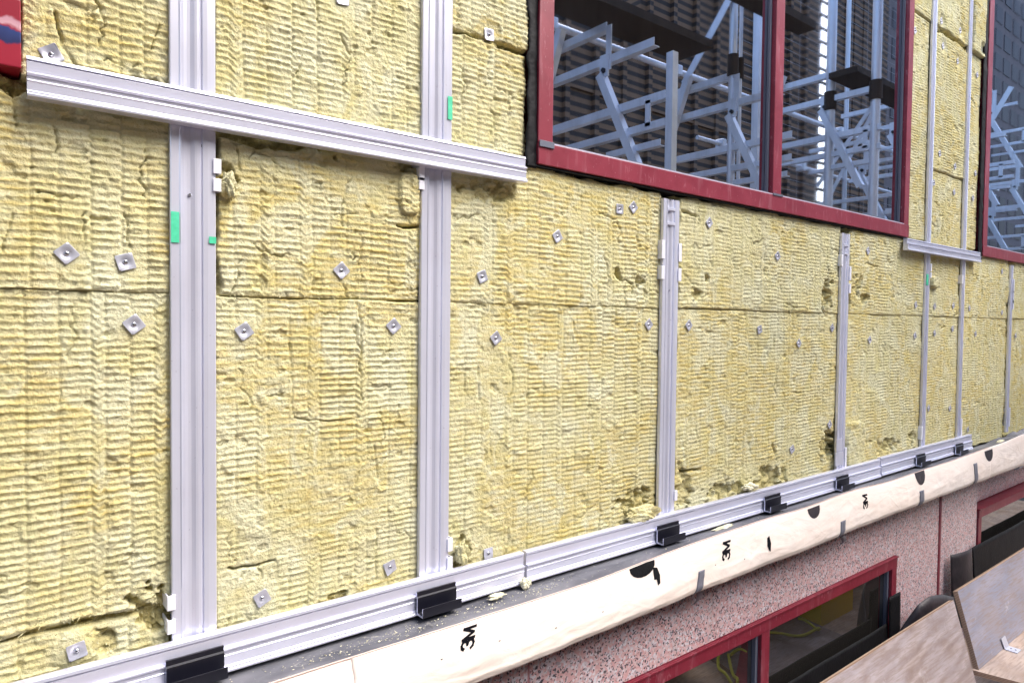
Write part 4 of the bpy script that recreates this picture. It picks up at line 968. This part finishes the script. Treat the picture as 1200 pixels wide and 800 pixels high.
# houses across the street
t = thing('brown_building', 'dark brown banded building mirrored in the big window', 'building', (5, -17, GZ))
MB().box(-30, 16.5, -24, -13, GZ, 8.8).box(16.5, 27.5, -24, -13, GZ, 14.5).build('wall', M_BROWN, t)
for k in range(4): MB().box(-30, 27.5, -13.4, -12.9, GZ+2.5+k*3.4, GZ+3.0+k*3.4).build('ledge', M_BROWN, t)
for k in range(30): MB().box(-8+k*1.18, -8+k*1.18+.18, -12.995, -12.85, GZ, 8.7 if k < 21 else 14.4).build('pier', M_BROWN, t)
t = thing('brown_building', 'second dark brown building mirrored behind the net right of the bright gap', 'building', (31, -17, GZ))
MB().add([(28.55, -13, GZ), (33.8, -13, GZ), (56, -24, GZ), (51.5, -24, GZ), (28.55, -13, 15.5), (33.8, -13, 15.5), (56, -24, 15.5), (51.5, -24, 15.5)], [(0, 1, 2, 3), (4, 5, 6, 7), (0, 1, 5, 4), (1, 2, 6, 5), (2, 3, 7, 6), (3, 0, 4, 7)]).build('wall', M_BROWN, t)
for k in range(6): MB().box(28.75+k*.85, 29.2+k*.85, -13.05, -12.96, GZ, 15.2).build('pier', M_BROWN, t)
t = thing('hoist_mast', 'ladder-like mast in the bright gap between the mirrored brown buildings', 'mast', (27.92, -13.3, GZ))
MB().box(27.52, 27.58, -13.02, -12.98, GZ, 18).box(28.44, 28.50, -13.02, -12.98, GZ, 18).build('rails', M_DECKDARK, t)
r_ = MB()
for k in range(44): r_.box(27.581, 28.439, -13.02, -12.98, GZ+k*.55, GZ+k*.55+.12)
r_.build('rungs', M_DECKDARK, t)
t = thing('grey_tower', 'grey office tower with a grid of windows mirrored at the right', 'tower', (160, -50, GZ))
MB().add([(88, -40, GZ), (300, -40, GZ), (300, -70, GZ), (152, -70, GZ), (88, -40, 60), (300, -40, 60), (300, -70, 60), (152, -70, 60)], [(0, 1, 2, 3), (4, 5, 6, 7), (0, 1, 5, 4), (1, 2, 6, 5), (2, 3, 7, 6), (3, 0, 4, 7)]).build('wall', M_TOWER, t)
w_ = MB()
for k in range(16):
    for j in range(48):
        s = 89+j*4.4; w_.box(s, s+3.2, -39.99, -39.9, GZ+2+k*4.0, GZ+4.7+k*4.0)
ob = w_.build('window_grid', M_TGLASS, t, recalc=False)
# odds and ends on the deck mirrored in the lower window
t = thing('yellow_crate', 'yellow plastic crate on the deck mirrored in the lower window', 'crate', (4.15, -.55, -1.80))
MB().box(3.95, 4.35, -.68, -.44, -1.80, -1.78).build('base', M_YEL, t)
cb = MB()
for x0, x1, y0, y1 in ((3.95, 4.35, -.68, -.66), (3.95, 4.35, -.46, -.44), (3.95, 3.97, -.6599, -.4601), (4.33, 4.35, -.6599, -.4601)): cb.box(x0, x1, y0, y1, -1.7795, -1.60)
cb.build('sides', M_YEL, t)
cu = [(2.9+.30*math.cos(a*.5)+.05*a, -.40-.12*math.sin(a*.9)-.008*a, -1.772+.03*math.sin(a*1.7)**2) for i, a in enumerate(np.linspace(0, 14, 90))]
rb = MB()
for a_, b_ in zip(cu[:-1], cu[1:]): rb.tube(a_, b_, .008, 8)
o = rb.build('rope', M_ROPE); tag(o, 'yellow green rope lying on the deck mirrored in the lower window', 'rope')
panel('plywood_offcut', 'loose plywood offcut on the deck mirrored in the lower window', [(3.0, -.30, -1.781), (3.9, -.26, -1.781), (3.95, -.60, -1.781), (3.1, -.66, -1.781)], .018, [M_PLYA, M_PLYE])

panel('plywood_offcut', 'pale plywood offcut by the wall foot, mirrored left in the lower window', [(1.7, -.25, -1.781), (2.6, -.32, -1.781), (2.65, -.62, -1.781), (1.8, -.66, -1.781)], .018, [M_PLYC, M_PLYE])
o = MB().bar((2.75, -.2, -1.775), (3.6, -.66, -1.755), .09, .04).build('timber_batten', M_RED); tag(o, 'red painted timber batten lying on the deck mirrored in the lower window', 'timber')
